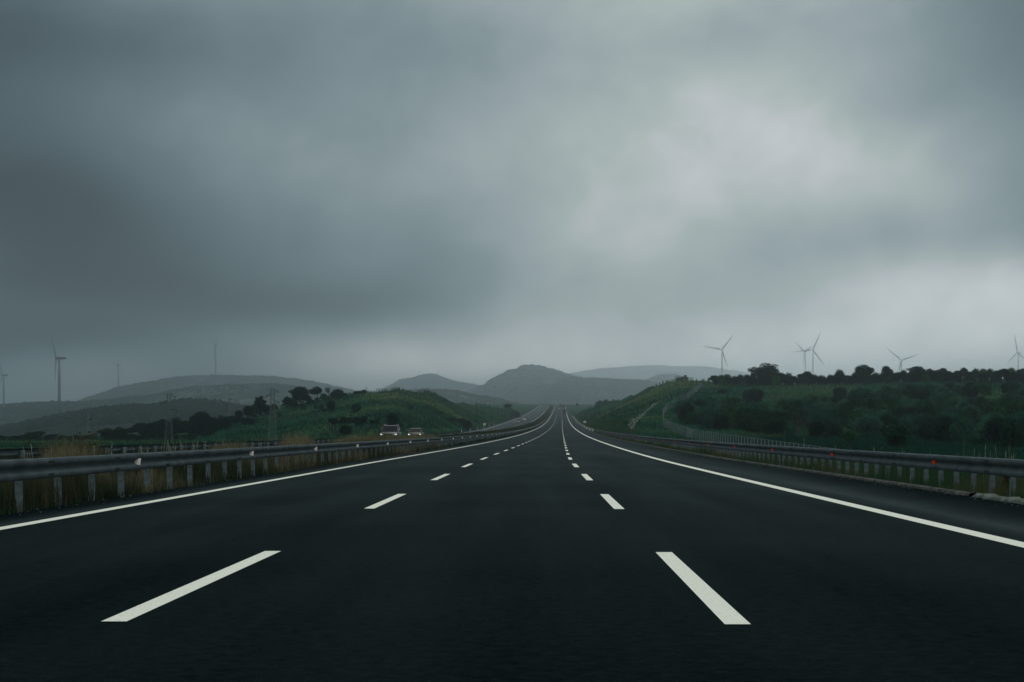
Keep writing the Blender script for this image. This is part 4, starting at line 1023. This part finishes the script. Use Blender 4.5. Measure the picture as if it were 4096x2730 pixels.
X, Y, g = at(2308, 1080); root = empty('road_sign', (X, Y, g)); m = MB(); m.tube([(-.6, 0, -.3), (-.6, 0, 5.0)], .07, 6); m.tube([(.6, 0, -.3), (.6, 0, 5.0)], .07, 6); m.build('pole', M_POST, root)
g_road = EYE + (VY - 1619) / FP * 1080 - g
m = MB(); m.box((0, -.1, max(g_road, 2.2)), (1.3, .06, 1.5)); m.build('panel', M_SIGNBACK, root); tag(root, 'dark square road sign in the haze right of the lorries', 'sign')

# ------------------------------------------------------------------ lattice pylons
def pylon(sx, d, top, base_row, label, mirror=1, seg=9, group=None, arms=None, wb=None, thick=.04):
    X = (sx - VX) / FP * d; zt = EYE + (VY - top) / FP * d; zb = min(EYE + (VY - base_row) / FP * d, float(ground(X, d)))
    H = zt - zb; root = empty('lattice_pylon', (X, d, zb)); tag(root, label, 'pylon', group)
    wb = wb or 1.9; wt = .85
    def w(t): return (wb + (wt - wb) * min(t / .78, 1)) / 2
    legs = MB(); br = MB(); cs = [(-1, -1), (1, -1), (1, 1), (-1, 1)]
    lv = [i / seg for i in range(seg + 1)]; lv = [1 - (1 - q) ** 1.25 for q in lv]
    for a, b in cs: legs.tube([(a * w(t), b * w(t), H * t) for t in lv], thick, 4)
    for i in range(seg):
        t0, t1 = lv[i], lv[i + 1]
        for k in range(4):
            a, b = cs[k]; c, e = cs[(k + 1) % 4]
            p0, p1 = (a * w(t0), b * w(t0), H * t0), (c * w(t1), e * w(t1), H * t1); q0, q1 = (c * w(t0), e * w(t0), H * t0), (a * w(t1), b * w(t1), H * t1)
            br.tube([p0, p1] if (i + k) % 2 else [q0, q1], thick * .62, 4)
            if t1 > .6: br.tube([q0, q1] if (i + k) % 2 else [p0, p1], thick * .62, 4)
            br.tube([q1, p1], thick * .55, 4)
    legs.build('leg', M_LATT, root)['kind'] = 'stuff'
    br.build('bracing', M_LATT, root)
    for side, z1, z2, zin, reach, flat in arms:
        m = MB(); z1 *= H; z2 *= H; zin *= H
        for b in (-.4, .4):
            m.tube([(side * .42, b, z1), (side * reach, 0, z2)], thick * .8, 4); m.tube([(side * .42, b, zin), (side * reach, 0, z2)], thick * .8, 4)
        m.tube([(side * reach * .6, -.15, z1 + (z2 - z1) * .6), (side * reach * .6, -.1, zin + (z2 - zin) * .6)], thick * .6, 4)
        arm = m.build('arm', M_LATTD, root)
        ins = MB(); ins.tube([(side * reach, 0, z2), (side * reach, 0, z2 - .12), (side * reach, 0, z2 - .42)], [.05, .14, .1], 6); ins.build('insulator', M_LATTD, arm)
    return root
pylon(676, 430, 1576, 1780, 'near lattice pylon at the left standing in front of the dark wood', arms=[(1, 1.0, .945, .94, 1.6, 0), (-1, .865, .80, .815, 2.2, 0), (1, .695, .69, .68, 1.9, 0)])
pylon(1090, 400, 1555, 1770, 'second lattice pylon in front of the left green slope', arms=[(1, 1.0, .955, .95, 1.3, 0), (-1, .895, .865, .87, 1.5, 0), (1, .785, .755, .75, 1.45, 0)])
pylon(918, 1150, 1592, 1668, 'faint small lattice pylon in the haze between the two near pylons', arms=[(1, 1.0, .95, .94, 1.8, 0), (-1, .87, .8, .82, 2.2, 0)], thick=.10)
pylon(352, 950, 1647, 1735, 'very faint lattice pylon before the wooded hill at far left', arms=[(1, 1.0, .95, .94, 1.6, 0), (-1, .87, .8, .82, 1.8, 0)], thick=.08)

# ------------------------------------------------------------------ wind turbines
def turbine(sx, d, hub_row, base_row, Rm, yaw, phase, label, tilt=math.radians(5), cone=math.radians(3), rb=2.1):
    """yaw: direction the rotor faces, 0 = towards the camera, 90 deg = to the left of the picture"""
    X = (sx - VX) / FP * d; zh = EYE + (VY - hub_row) / FP * d; zb = EYE + (VY - base_row) / FP * d - 12
    root = empty('wind_turbine', (X, d, zb)); tag(root, label, 'wind turbine')
    H = zh - zb; m = MB(); n = 18
    m.tube([(0, 0, 0), (0, 0, H * .3), (0, 0, H * .65), (0, 0, H - 1.4)], [rb * 1.1, rb * 0.95, rb * .78, rb * .62], n); m.build('tower', M_TURB, root, True)
    # nacelle frame: rotor axis along local -Y, then rotate
    R = Matrix.Rotation(-yaw, 3, 'Z')
    def tr(p): return R @ Vector(p) + Vector((0, 0, H))
    m = MB(); sec = [(-2.6, 1.25, 1.35), (-1.5, 1.6, 1.8), (3, 1.65, 1.9), (6.6, 1.55, 1.7), (8.4, 1.1, 1.15)]; vs = []
    for y, wx, hz in sec:
        for k in range(12):
            th = 2 * math.pi * k / 12; c, s_ = math.cos(th), math.sin(th); c = math.copysign(abs(c) ** .55, c); s_ = math.copysign(abs(s_) ** .55, s_); vs.append(tr((c * wx, y, s_ * hz + .5)))
    fs = [(i * 12 + k, i * 12 + (k + 1) % 12, (i + 1) * 12 + (k + 1) % 12, (i + 1) * 12 + k) for i in range(len(sec) - 1) for k in range(12)] + [tuple(range(12))[::-1], tuple(48 + k for k in range(12))]
    m.add(vs, fs); nac = m.build('nacelle', M_TURB, root, True)
    m = MB(); m.tube([tr((0, 8, 2.3)), tr((0, 8, 4.2))], .12, 5); m.build('mast', M_TURB, nac)
    m = MB(); m.tube([tr(p) for p in ((0, -2.4, .5), (0, -3.2, .6), (0, -4.6, .75), (0, -5.6, .85))], [1.25, 1.6, 1.3, .25], 12); hub = m.build('hub', M_TURB, root, True)
    hc = Vector((0, -4.0, .7)); T = Matrix.Rotation(tilt, 3, 'X')
    for b in range(3):
        th = phase + b * 2 * math.pi / 3     # measured anticlockwise from picture right
        u = Vector((math.cos(th), 0, math.sin(th))); ax = Vector((0, -1, 0)); tang = ax.cross(u)
        m = MB(); vs = []; st = [(0, 1.0, 1.0), (.05, 1.1, .9), (.14, 2.1, .7), (.22, 2.3, .55), (.5, 1.6, .35), (.8, .9, .2), (1.0, .2, .06)]
        for t, c, th_ in st:
            tw = math.radians(22) * (1 - t) ** 2
            cd = tang * math.cos(tw) + ax * math.sin(tw); nd = ax * math.cos(tw) - tang * math.sin(tw)
            o = u * (Rm * t) + ax * (math.sin(cone) * Rm * t) - cd * c * .15
            for k in range(8):
                q = 2 * math.pi * k / 8; vs.append(tr(T @ (o + cd * math.cos(q) * c + nd * math.sin(q) * th_) + hc))
        fs = [(i * 8 + k, i * 8 + (k + 1) % 8, (i + 1) * 8 + (k + 1) % 8, (i + 1) * 8 + k) for i in range(len(st) - 1) for k in range(8)] + [tuple(range(8))[::-1], tuple((len(st) - 1) * 8 + k for k in range(8))]
        m.add(vs, fs); m.build('blade', M_TURB, hub, True)
    return root
dg = math.radians
turbine(237, 2150, 1434, 1618, 38, dg(68), dg(118), 'largest wind turbine seen side on above the far left hill')
turbine(15, 3544, 1502, 1630, 49, dg(70), dg(85), 'wind turbine cut off by the left edge of the picture')
turbine(474, 5513, 1462, 1556, 49, dg(85), dg(10), 'barely visible turbine tower on the left hill slope')
turbine(863, 5000, 1385, 1550, 56, dg(100), dg(35), 'faint turbine tower rising behind the first pylon hill into the cloud')
turbine(2888, 5413, 1400, 1520, 64, dg(20), dg(49), 'wind turbine with raised blades left of the right skyline trees')
turbine(3252, 5298, 1401, 1530, 63, dg(15), dg(66), 'wind turbine in front of a fainter one above the right skyline')
turbine(3221, 6000, 1408, 1520, 56, dg(60), dg(20), 'fainter wind turbine just left of the clearer one')
turbine(3606, 5413, 1443, 1540, 63, dg(25), dg(18), 'wind turbine with its hub just above the trees near the right edge')
turbine(4073, 5183, 1413, 1540, 61, dg(68), dg(92), 'wind turbine cut by the right edge of the picture')

# ------------------------------------------------------------------ vehicles
def paint(name, col, rough=.45): return principled(name, col, rough, .1, .3)
M_GLASS = principled('dark_glass', (0.006, 0.009, 0.010), .15, 0, .12)
M_LAMP = principled('headlight_lit', (1, 1, 1), .4, emit=((1.0, 0.98, 0.92), 5.5))
M_TAIL = principled('tail_light', (0.35, 0.01, 0.005), .4)
M_CHROME = principled('roof_rail', (0.25, 0.27, 0.28), .5, .2)
M_PLATE = principled('number_plate', (0.5, 0.5, 0.48), .6)
def car(kind, col, loc, rz, label):
    """nose towards -Y. built from cross sections along the car"""
    suv = kind == 'suv'
    Lh = 2.35 if suv else 2.25; W = .94 if suv else .89; H = 1.70 if suv else 1.42; sill = .30 if suv else .2; belt = 1.02 if suv else .90
    root = empty('sport_utility_car' if suv else 'car', loc, rz); tag(root, label, 'car')
    bm = paint(label[:12] + '_paint', col)
    hood = belt - (.02 if suv else .08)
    st = [(-Lh, .60 * W, sill + .12, hood - .34), (-Lh + .12, .86 * W, sill, hood - .20), (-Lh + .5, .97 * W, sill, hood - .08), (-1.15, W, sill, belt - .02), (0.2, W, sill, belt), (1.6, W, sill, belt + .02), (Lh - .15, .95 * W, sill, belt), (Lh, .82 * W, sill + .12, belt - .12)]
    m = MB(); vs = []
    for y, w, z0, z1 in st:
        zm = z0 + (z1 - z0) * .5
        vs += [(-w * .88, y, z0), (-w, y, z0 + .12), (-w, y, zm), (-w * .97, y, z1 - .07), (-w * .86, y, z1), (w * .86, y, z1), (w * .97, y, z1 - .07), (w, y, zm), (w, y, z0 + .12), (w * .88, y, z0)]
    n = 10; fs = [(i * n + k, i * n + (k + 1) % n, (i + 1) * n + (k + 1) % n, (i + 1) * n + k) for i in range(len(st) - 1) for k in range(n)] + [tuple(range(n)), tuple((len(st) - 1) * n + k for k in range(n))[::-1]]
    m.add(vs, fs); body = m.build('body', bm, root, True)
    # cabin: glass volume, roof, pillars
    yb = (-1.15, -.45, 1.75 if suv else 1.15, Lh - .12 if suv else 1.75); wt = W * .76; wb_ = W * .90
    g = MB(); g.add([(-wb_, yb[0], belt), (wb_, yb[0], belt), (wb_, yb[3], belt), (-wb_, yb[3], belt), (-wt, yb[1], H - .06), (wt, yb[1], H - .06), (wt, yb[2], H - .06), (-wt, yb[2], H - .06)], [(0, 1, 5, 4), (1, 2, 6, 5), (2, 3, 7, 6), (3, 0, 4, 7), (4, 5, 6, 7)])
    g.build('window', M_GLASS, root)
    r = MB(); r.add([(-wt - .01, yb[1] - .02, H - .065), (wt + .01, yb[1] - .02, H - .065), (wt + .01, yb[2] + .03, H - .065), (-wt - .01, yb[2] + .03, H - .065), (-wt * .9, yb[1] + .12, H), (wt * .9, yb[1] + .12, H), (wt * .9, yb[2] - .1, H - .01), (-wt * .9, yb[2] - .1, H - .01)], [(0, 1, 5, 4), (1, 2, 6, 5), (2, 3, 7, 6), (3, 0, 4, 7), (4, 5, 6, 7)])
    for sx in (-1, 1):
        r.tube([(sx * (wb_ + .005), yb[0], belt), (sx * (wt + .01), yb[1], H - .06)], .05, 5); r.tube([(sx * (wb_ + .005), .35, belt), (sx * (wt + .01), .3, H - .06)], .045, 5); r.tube([(sx * (wb_ + .005), yb[3], belt), (sx * (wt + .01), yb[2], H - .06)], .07, 5)
    r.build('roof', bm, root)
    if suv:
        for sx in (-1, 1):
            q = MB(); q.tube([(sx * wt * .93, -.25, H - .01), (sx * wt * .93, -.1, H + .055), (sx * wt * .93, 1.3, H + .055), (sx * wt * .93, 1.45, H - .01)], .028, 6); q.build('roof_rail', M_CHROME, root)
    for sx in (-1, 1):
        q = MB(); q.box((sx * (W + .10), -.72, belt + .06), (.2, .12, .15)); q.build('mirror', bm, root)
        q = MB(); hz = hood - (.26 if suv else .22); q.add([(sx * W * .68, -Lh + .02, hz - .06), (sx * W * .88, -Lh + .08, hz - .05), (sx * W * .93, -Lh + .12, hz + .06), (sx * W * .74, -Lh - .0, hz + .04), (sx * W * .68, -Lh + .12, hz - .06), (sx * W * .88, -Lh + .24, hz - .05), (sx * W * .93, -Lh + .26, hz + .06), (sx * W * .74, -Lh + .12, hz + .04)], [(0, 1, 2, 3), (4, 7, 6, 5), (0, 4, 5, 1), (3, 2, 6, 7), (1, 5, 6, 2), (0, 3, 7, 4)])
        q.build('headlight', M_LAMP, root)
    q = MB(); q.box((0, -Lh - .003, hood - .30), (W * .9, .05, .18)); q.box((0, -Lh + .06, sill + .14), (W * 1.4, .1, .14)); q.build('grille', M_BLACK, root)
    q = MB(); q.box((0, -Lh - .035, sill + .26), (.5, .02, .11)); q.build('number_plate', M_PLATE, root)
    for sx in (-1, 1):
        for y in (-Lh + .85, Lh - .85):
            q = MB(); q.tube([(sx * (W - .2), y, .34), (sx * (W + .01), y, .34)], .34, 16); t = q.build('wheel', M_BLACK, root)
            q = MB(); q.tube([(sx * (W - .05), y, .34), (sx * (W + .016), y, .34)], .2, 10); q.build('rim', M_CHROME, t)
    return root
def road_pt(s, lat, opp_=False):
    X, Y, Z, h = [float(q) for q in on_path(s, lat)]
    if opp_: Z += float(opp_dz(Y))
    return (X, Y, Z), h
p, h = road_pt(177, -15.9, True); X = (1563 - VX) / FP * 177; car('suv', (0.036, 0.046, 0.046), (X, p[1], p[2]), -h - .02, 'light grey sport utility car with lit headlights oncoming behind the median grass')
p, h = road_pt(216, -15.9, True); X = (1663.5 - VX) / FP * 216; car('sedan', (0.05, 0.045, 0.04), (X, p[1], p[2]), -h, 'dark sedan with lit headlights oncoming right behind the light grey car')
p, h = road_pt(795, 0, True); X = (2069.5 - VX) / FP * 795; car('sedan', (0.02, 0.02, 0.022), (X, p[1], p[2]), -h, 'black car with bright headlights far up the opposite road')
p, h = road_pt(905, 0, True); X = (2097 - VX) / FP * 905; car('sedan', (0.3, 0.3, 0.3), (X, p[1], p[2]), -h, 'pale car with headlights following the black car on the opposite road')
def lorry(sx, d, label, W=2.5, H=3.9, L=9, col=(.03, .035, .04), top=(.2, .21, .21), cat='lorry'):
    X = (sx - VX) / FP * d; Z = float(zr(d)); h = math.atan(0.0125)
    root = empty('lorry', (X, d, Z), -h); tag(root, label, cat)
    m = MB(); m.box((0, L / 2, 1.0 + (H - 1.0) / 2), (W, L, H - 1.0)); body = m.build('cargo_box', paint(label[:14] + 'x', col, .6), root)
    m = MB()
    for sx_ in (-1, 1): m.box((sx_ * W * .47, -.03, 1.0 + (H - 1.0) / 2), (W * .06, .05, H - 1.0))
    m.box((0, -.035, H - .1), (W, .06, .2)); m.box((0, -.035, 1.1), (W, .06, .2)); m.build('door_frame', principled(label[:14] + 'f', (0.015, .017, .02), .7), body)
    m = MB(); m.box((0, L * .4, H + .06), (W * .82, L * .8, .12)); m.build('roof', principled(label[:14] + 'r', top, .7), body)
    m = MB(); m.box((0, L + 1.0, 1.9), (W * .94, 1.7, 2.5)); m.build('cab', M_SIGNBACK, root)
    m = MB(); m.box((0, .2, .85), (W * .9, .3, .25)); m.box((0, L / 2, .8), (.9, L, .2)); m.build('chassis', M_BLACK, root)
    for sx_ in (-1, 1):
        for y in (1.3, 2.6, L + .8):
            q = MB(); q.tube([(sx_ * (W / 2 - .55), y, .5), (sx_ * (W / 2 - .02), y, .5)], .5, 12); q.build('wheel', M_BLACK, root)
        q = MB(); q.box((sx_ * W * .38, .02, .86), (.35, .06, .14)); q.build('tail_light', M_TAIL, root)
    return root
lorry(2257.6, 1250, 'dark lorry seen from behind with a pale roof nearest on the climbing road', H=3.6)
lorry(2255.4, 1800, 'second dark lorry higher up near the bend', H=3.0, W=2.45, top=(.04, .045, .05))
lorry(2243, 1900, 'pale hazy lorry left of the two dark lorries near the bend', H=3.2, W=2.5, col=(.16, .17, .17))
o = car('sedan', (0.45, 0.46, 0.46), (0, 0, 0), 0, 'small pale car driving away uphill left of the lorries'); o.location = ((2237.5 - VX) / FP * 1620, 1620, float(zr(1620))); o.rotation_euler = (0, 0, math.pi - .0125)
for c in kids(o):
    if c.name.startswith('headlight'): c.data.materials[0] = M_REFW

# drop prototypes that were never placed
for k, p in PROTO.items():
    if not p[1]:
        for c in kids(p[0]): bpy.data.objects.remove(c)
        bpy.data.objects.remove(p[0])

# ------------------------------------------------------------------ haze
SIG = 0.00023
m = MB(); m.box((0, 5600, 162), (13000, 11600, 364)); hz = m.build('haze', None); tag(hz, 'thin grey mist lying over the whole valley', 'haze', kind='stuff')
hm = bpy.data.materials.new('haze'); hm.use_nodes = True; nt = hm.node_tree
for n in list(nt.nodes): nt.nodes.remove(n)
out = nt.nodes.new('ShaderNodeOutputMaterial'); pv = nt.nodes.new('ShaderNodeVolumePrincipled')
pv.inputs['Color'].default_value = (0.84, 0.95, 1.0, 1); pv.inputs['Density'].default_value = SIG; pv.inputs['Anisotropy'].default_value = 0.93
nt.links.new(pv.outputs[0], out.inputs['Volume']); hz.data.materials.append(hm)

# ------------------------------------------------------------------ sky
SUN_EL, SUN_AZ = math.radians(52), math.radians(14)     # azimuth from +Y towards +X
w = bpy.data.worlds.new('World'); S.world = w; w.use_nodes = True; nt = w.node_tree; N = nt.nodes; L = nt.links
for n in list(N): N.remove(n)
out = N.new('ShaderNodeOutputWorld')
sky = N.new('ShaderNodeTexSky'); sky.sky_type = 'NISHITA'; sky.sun_disc = False; sky.sun_elevation = SUN_EL; sky.sun_rotation = SUN_AZ; sky.dust_density = 4
bg1 = N.new('ShaderNodeBackground'); bg1.inputs['Strength'].default_value = 0.06; L.new(sky.outputs[0], bg1.inputs['Color'])
tc = N.new('ShaderNodeTexCoord')
def math_(op, a, b=None, c=None):
    n = N.new('ShaderNodeMath'); n.operation = op
    for i, q in enumerate((a, b, c)):
        if q is None: continue
        if isinstance(q, (int, float)): n.inputs[i].default_value = q
        else: L.new(q, n.inputs[i])
    return n.outputs[0]
sep = N.new('ShaderNodeSeparateXYZ'); L.new(tc.outputs['Generated'], sep.inputs[0])
az = math_('ARCTAN2', sep.outputs[0], sep.outputs[1]); el = math_('ARCSINE', sep.outputs[2])
# cloud structure: warp the angles with noise
mp = N.new('ShaderNodeMapping'); mp.inputs['Scale'].default_value = (1, 1, 1.25); L.new(tc.outputs['Generated'], mp.inputs['Vector'])
nz = N.new('ShaderNodeTexNoise'); nz.inputs['Scale'].default_value = 7.0; nz.inputs['Detail'].default_value = 7; nz.inputs['Roughness'].default_value = .52; L.new(mp.outputs[0], nz.inputs['Vector'])
nsep = N.new('ShaderNodeSeparateColor'); L.new(nz.outputs['Color'], nsep.inputs[0])
WARP = 0.018
BWX, BWY = 430.0, 200.0
azw = math_('ADD', az, math_('MULTIPLY', math_('SUBTRACT', nsep.outputs[0], .5), WARP * 1.3))
elw = math_('ADD', el, math_('MULTIPLY', math_('SUBTRACT', nsep.outputs[1], .5), WARP * .8))
# soft cloud masses: bearing and height given by the place in the photograph, and how much brighter or darker
#BLBEGIN
BL = [(-350, -120, -0.122), (210, -120, -0.079), (770, -120, 0.030), (1330, -120, -0.030), (1890, -120, 0.055), (2450, -120, 0.099), (3010, -120, 0.166), (3570, -120, 0.028), (4130, -120, -0.163), (4690, -120, -0.045), (-350, 160, -0.141), (210, 160, -0.143), (770, 160, -0.128), (1330, 160, -0.059), (1890, 160, -0.089), (2450, 160, 0.043), (3010, 160, -0.074), (3570, 160, 0.010), (4130, 160, -0.096), (4690, 160, -0.039), (-350, 440, -0.147), (210, 440, -0.061), (770, 440, -0.040), (1330, 440, -0.028), (2450, 440, 0.084), (3010, 440, 0.244), (3570, 440, -0.043), (4130, 440, -0.088), (4690, 440, -0.014), (-350, 720, -0.119), (210, 720, -0.161), (770, 720, -0.051), (1890, 720, 0.050), (2450, 720, 0.070), (3010, 720, 0.183), (3570, 720, 0.216), (4130, 720, -0.099), (4690, 720, -0.025), (-350, 980, -0.096), (210, 980, -0.171), (770, 980, -0.155), (1330, 980, -0.072), (1890, 980, -0.105), (2450, 980, 0.253), (3010, 980, -0.083), (3570, 980, -0.102), (4130, 980, 0.012), (4690, 980, -0.153), (-350, 1130, -0.060), (290, 1130, -0.098), (930, 1130, -0.064), (1570, 1130, -0.023), (2210, 1130, -0.030), (2850, 1130, 0.020), (3490, 1130, 0.222), (4130, 1130, 0.430), (-350, 1250, -0.056), (290, 1250, -0.045), (930, 1250, -0.147), (1570, 1250, -0.229), (2210, 1250, 0.127), (2850, 1250, -0.004), (3490, 1250, 0.139), (4130, 1250, 0.318), (-350, 1370, -0.236), (290, 1370, -0.219), (930, 1370, -0.010), (1570, 1370, 0.138), (2210, 1370, 0.186), (2850, 1370, 0.275), (3490, 1370, 0.400), (4130, 1370, 0.468), (-350, 1500, -0.185), (290, 1500, 0.226), (930, 1500, -0.160), (1570, 1500, 0.764), (2210, 1500, 0.669), (2850, 1500, 0.531), (3490, 1500, 0.486), (4130, 1500, 0.348)]
#BLEND
acc = None
for px, py, wt in BL:
    BWX, BWY = (470.0, 118.0) if py > 1050 else (430.0, 225.0)
    a0 = math.atan((px - VX) / FP); e0 = math.atan((VY - py) / FP * math.cos(a0))
    da = math_('MULTIPLY', math_('SUBTRACT', azw, a0), FP / BWX); de = math_('MULTIPLY', math_('SUBTRACT', elw, e0), FP / BWY)
    q = math_('MULTIPLY_ADD', da, da, math_('MULTIPLY', de, de)); g = math_('MULTIPLY', math_('POWER', 2.718282, math_('MULTIPLY', q, -1.0)), wt)
    acc = g if acc is None else math_('ADD', acc, g)
base = math_('ADD', acc, .33) if acc is not None else math_('ADD', math_('MULTIPLY', az, 0.0), .33)
# brighter overcast above the frame and behind the viewer
hi = N.new('ShaderNodeMapRange'); hi.inputs['From Min'].default_value = .30; hi.inputs['From Max'].default_value = .9; hi.inputs['To Min'].default_value = 0; hi.inputs['To Max'].default_value = .36; L.new(el, hi.inputs['Value']); hi.interpolation_type = 'SMOOTHSTEP'
base = math_('ADD', base, hi.outputs[0])
bk = N.new('ShaderNodeMapRange'); bk.inputs['From Min'].default_value = .6; bk.inputs['From Max'].default_value = 2.2; bk.inputs['To Max'].default_value = .12; L.new(math_('ABSOLUTE', az), bk.inputs['Value'])
base = math_('ADD', base, bk.outputs[0])
nz2 = N.new('ShaderNodeTexNoise'); nz2.inputs['Scale'].default_value = 11; nz2.inputs['Detail'].default_value = 9; nz2.inputs['Roughness'].default_value = .55; nz2.inputs['Distortion'].default_value = .5; L.new(mp.outputs[0], nz2.inputs['Vector'])
nz3 = N.new('ShaderNodeTexNoise'); nz3.inputs['Scale'].default_value = 24; nz3.inputs['Detail'].default_value = 6; nz3.inputs['Roughness'].default_value = .6; nz3.inputs['Distortion'].default_value = .3; L.new(mp.outputs[0], nz3.inputs['Vector'])
tex = math_('MULTIPLY_ADD', math_('SUBTRACT', nz2.outputs['Fac'], .5), .48, 1.0)
tex = math_('MULTIPLY', tex, math_('MULTIPLY_ADD', math_('SUBTRACT', nz3.outputs['Fac'], .5), .55, 1.0))
val = math_('MULTIPLY', math_('SMOOTH_MAX', base, .015, .05), tex)
cr = N.new('ShaderNodeValToRGB'); els = cr.color_ramp.elements
els[0].position = 0; els[0].color = (0.0, 0.0, 0.0, 1); els[1].position = 1; els[1].color = (2.0, 2.04, 1.98, 1)
for p_, c_ in ((.076, (.045, .076, .091)), (.162, (.112, .162, .181)), (.254, (.190, .254, .274)), (.36, (.302, .362, .380)), (.50, (.440, .50, .482)), (.62, (.600, .62, .64))):
    e = els.new(p_ / 2); e.color = (*c_, 1)
L.new(math_('MULTIPLY', val, .5), cr.inputs['Fac'])
bg2 = N.new('ShaderNodeBackground'); bg2.inputs['Strength'].default_value = 1.0; L.new(cr.outputs[0], bg2.inputs['Color'])
mx = N.new('ShaderNodeMixShader'); mx.inputs[0].default_value = .96; L.new(bg1.outputs[0], mx.inputs[1]); L.new(bg2.outputs[0], mx.inputs[2]); L.new(mx.outputs[0], out.inputs['Surface'])

sd = bpy.data.lights.new('sun', 'SUN'); sd.energy = 0.85; sd.angle = math.radians(25); sd.color = (1, .98, .94)
so = bpy.data.objects.new('sun', sd); C.objects.link(so)
dirv = Vector((math.sin(SUN_AZ) * math.cos(SUN_EL), math.cos(SUN_AZ) * math.cos(SUN_EL), math.sin(SUN_EL)))
so.rotation_euler = dirv.to_track_quat('Z', 'Y').to_euler(); so.location = (0, 0, 60)

# ------------------------------------------------------------------ camera
cd = bpy.data.cameras.new('camera'); co = bpy.data.objects.new('camera', cd); C.objects.link(co); S.camera = co
co.location = (0, 0, EYE); co.rotation_euler = (math.radians(90), 0, 0)
cd.sensor_width = 36; cd.lens = 36 * FP / 4096; cd.clip_end = 20000; cd.clip_start = .1
cd.shift_x = (2048 - VX) / 4096; cd.shift_y = (VY - 1365) / 4096

S.view_settings.view_transform = 'Standard'; S.view_settings.look = 'None'; S.view_settings.exposure = 0; S.view_settings.gamma = 1
cy = S.cycles
cy.use_denoising = True; cy.volume_bounces = 2; cy.max_bounces = 6; cy.diffuse_bounces = 3; cy.transparent_max_bounces = 12
cy.volume_step_rate = 5; cy.volume_max_steps = 64
cy.sample_clamp_direct = 1.6; cy.sample_clamp_indirect = 0.35
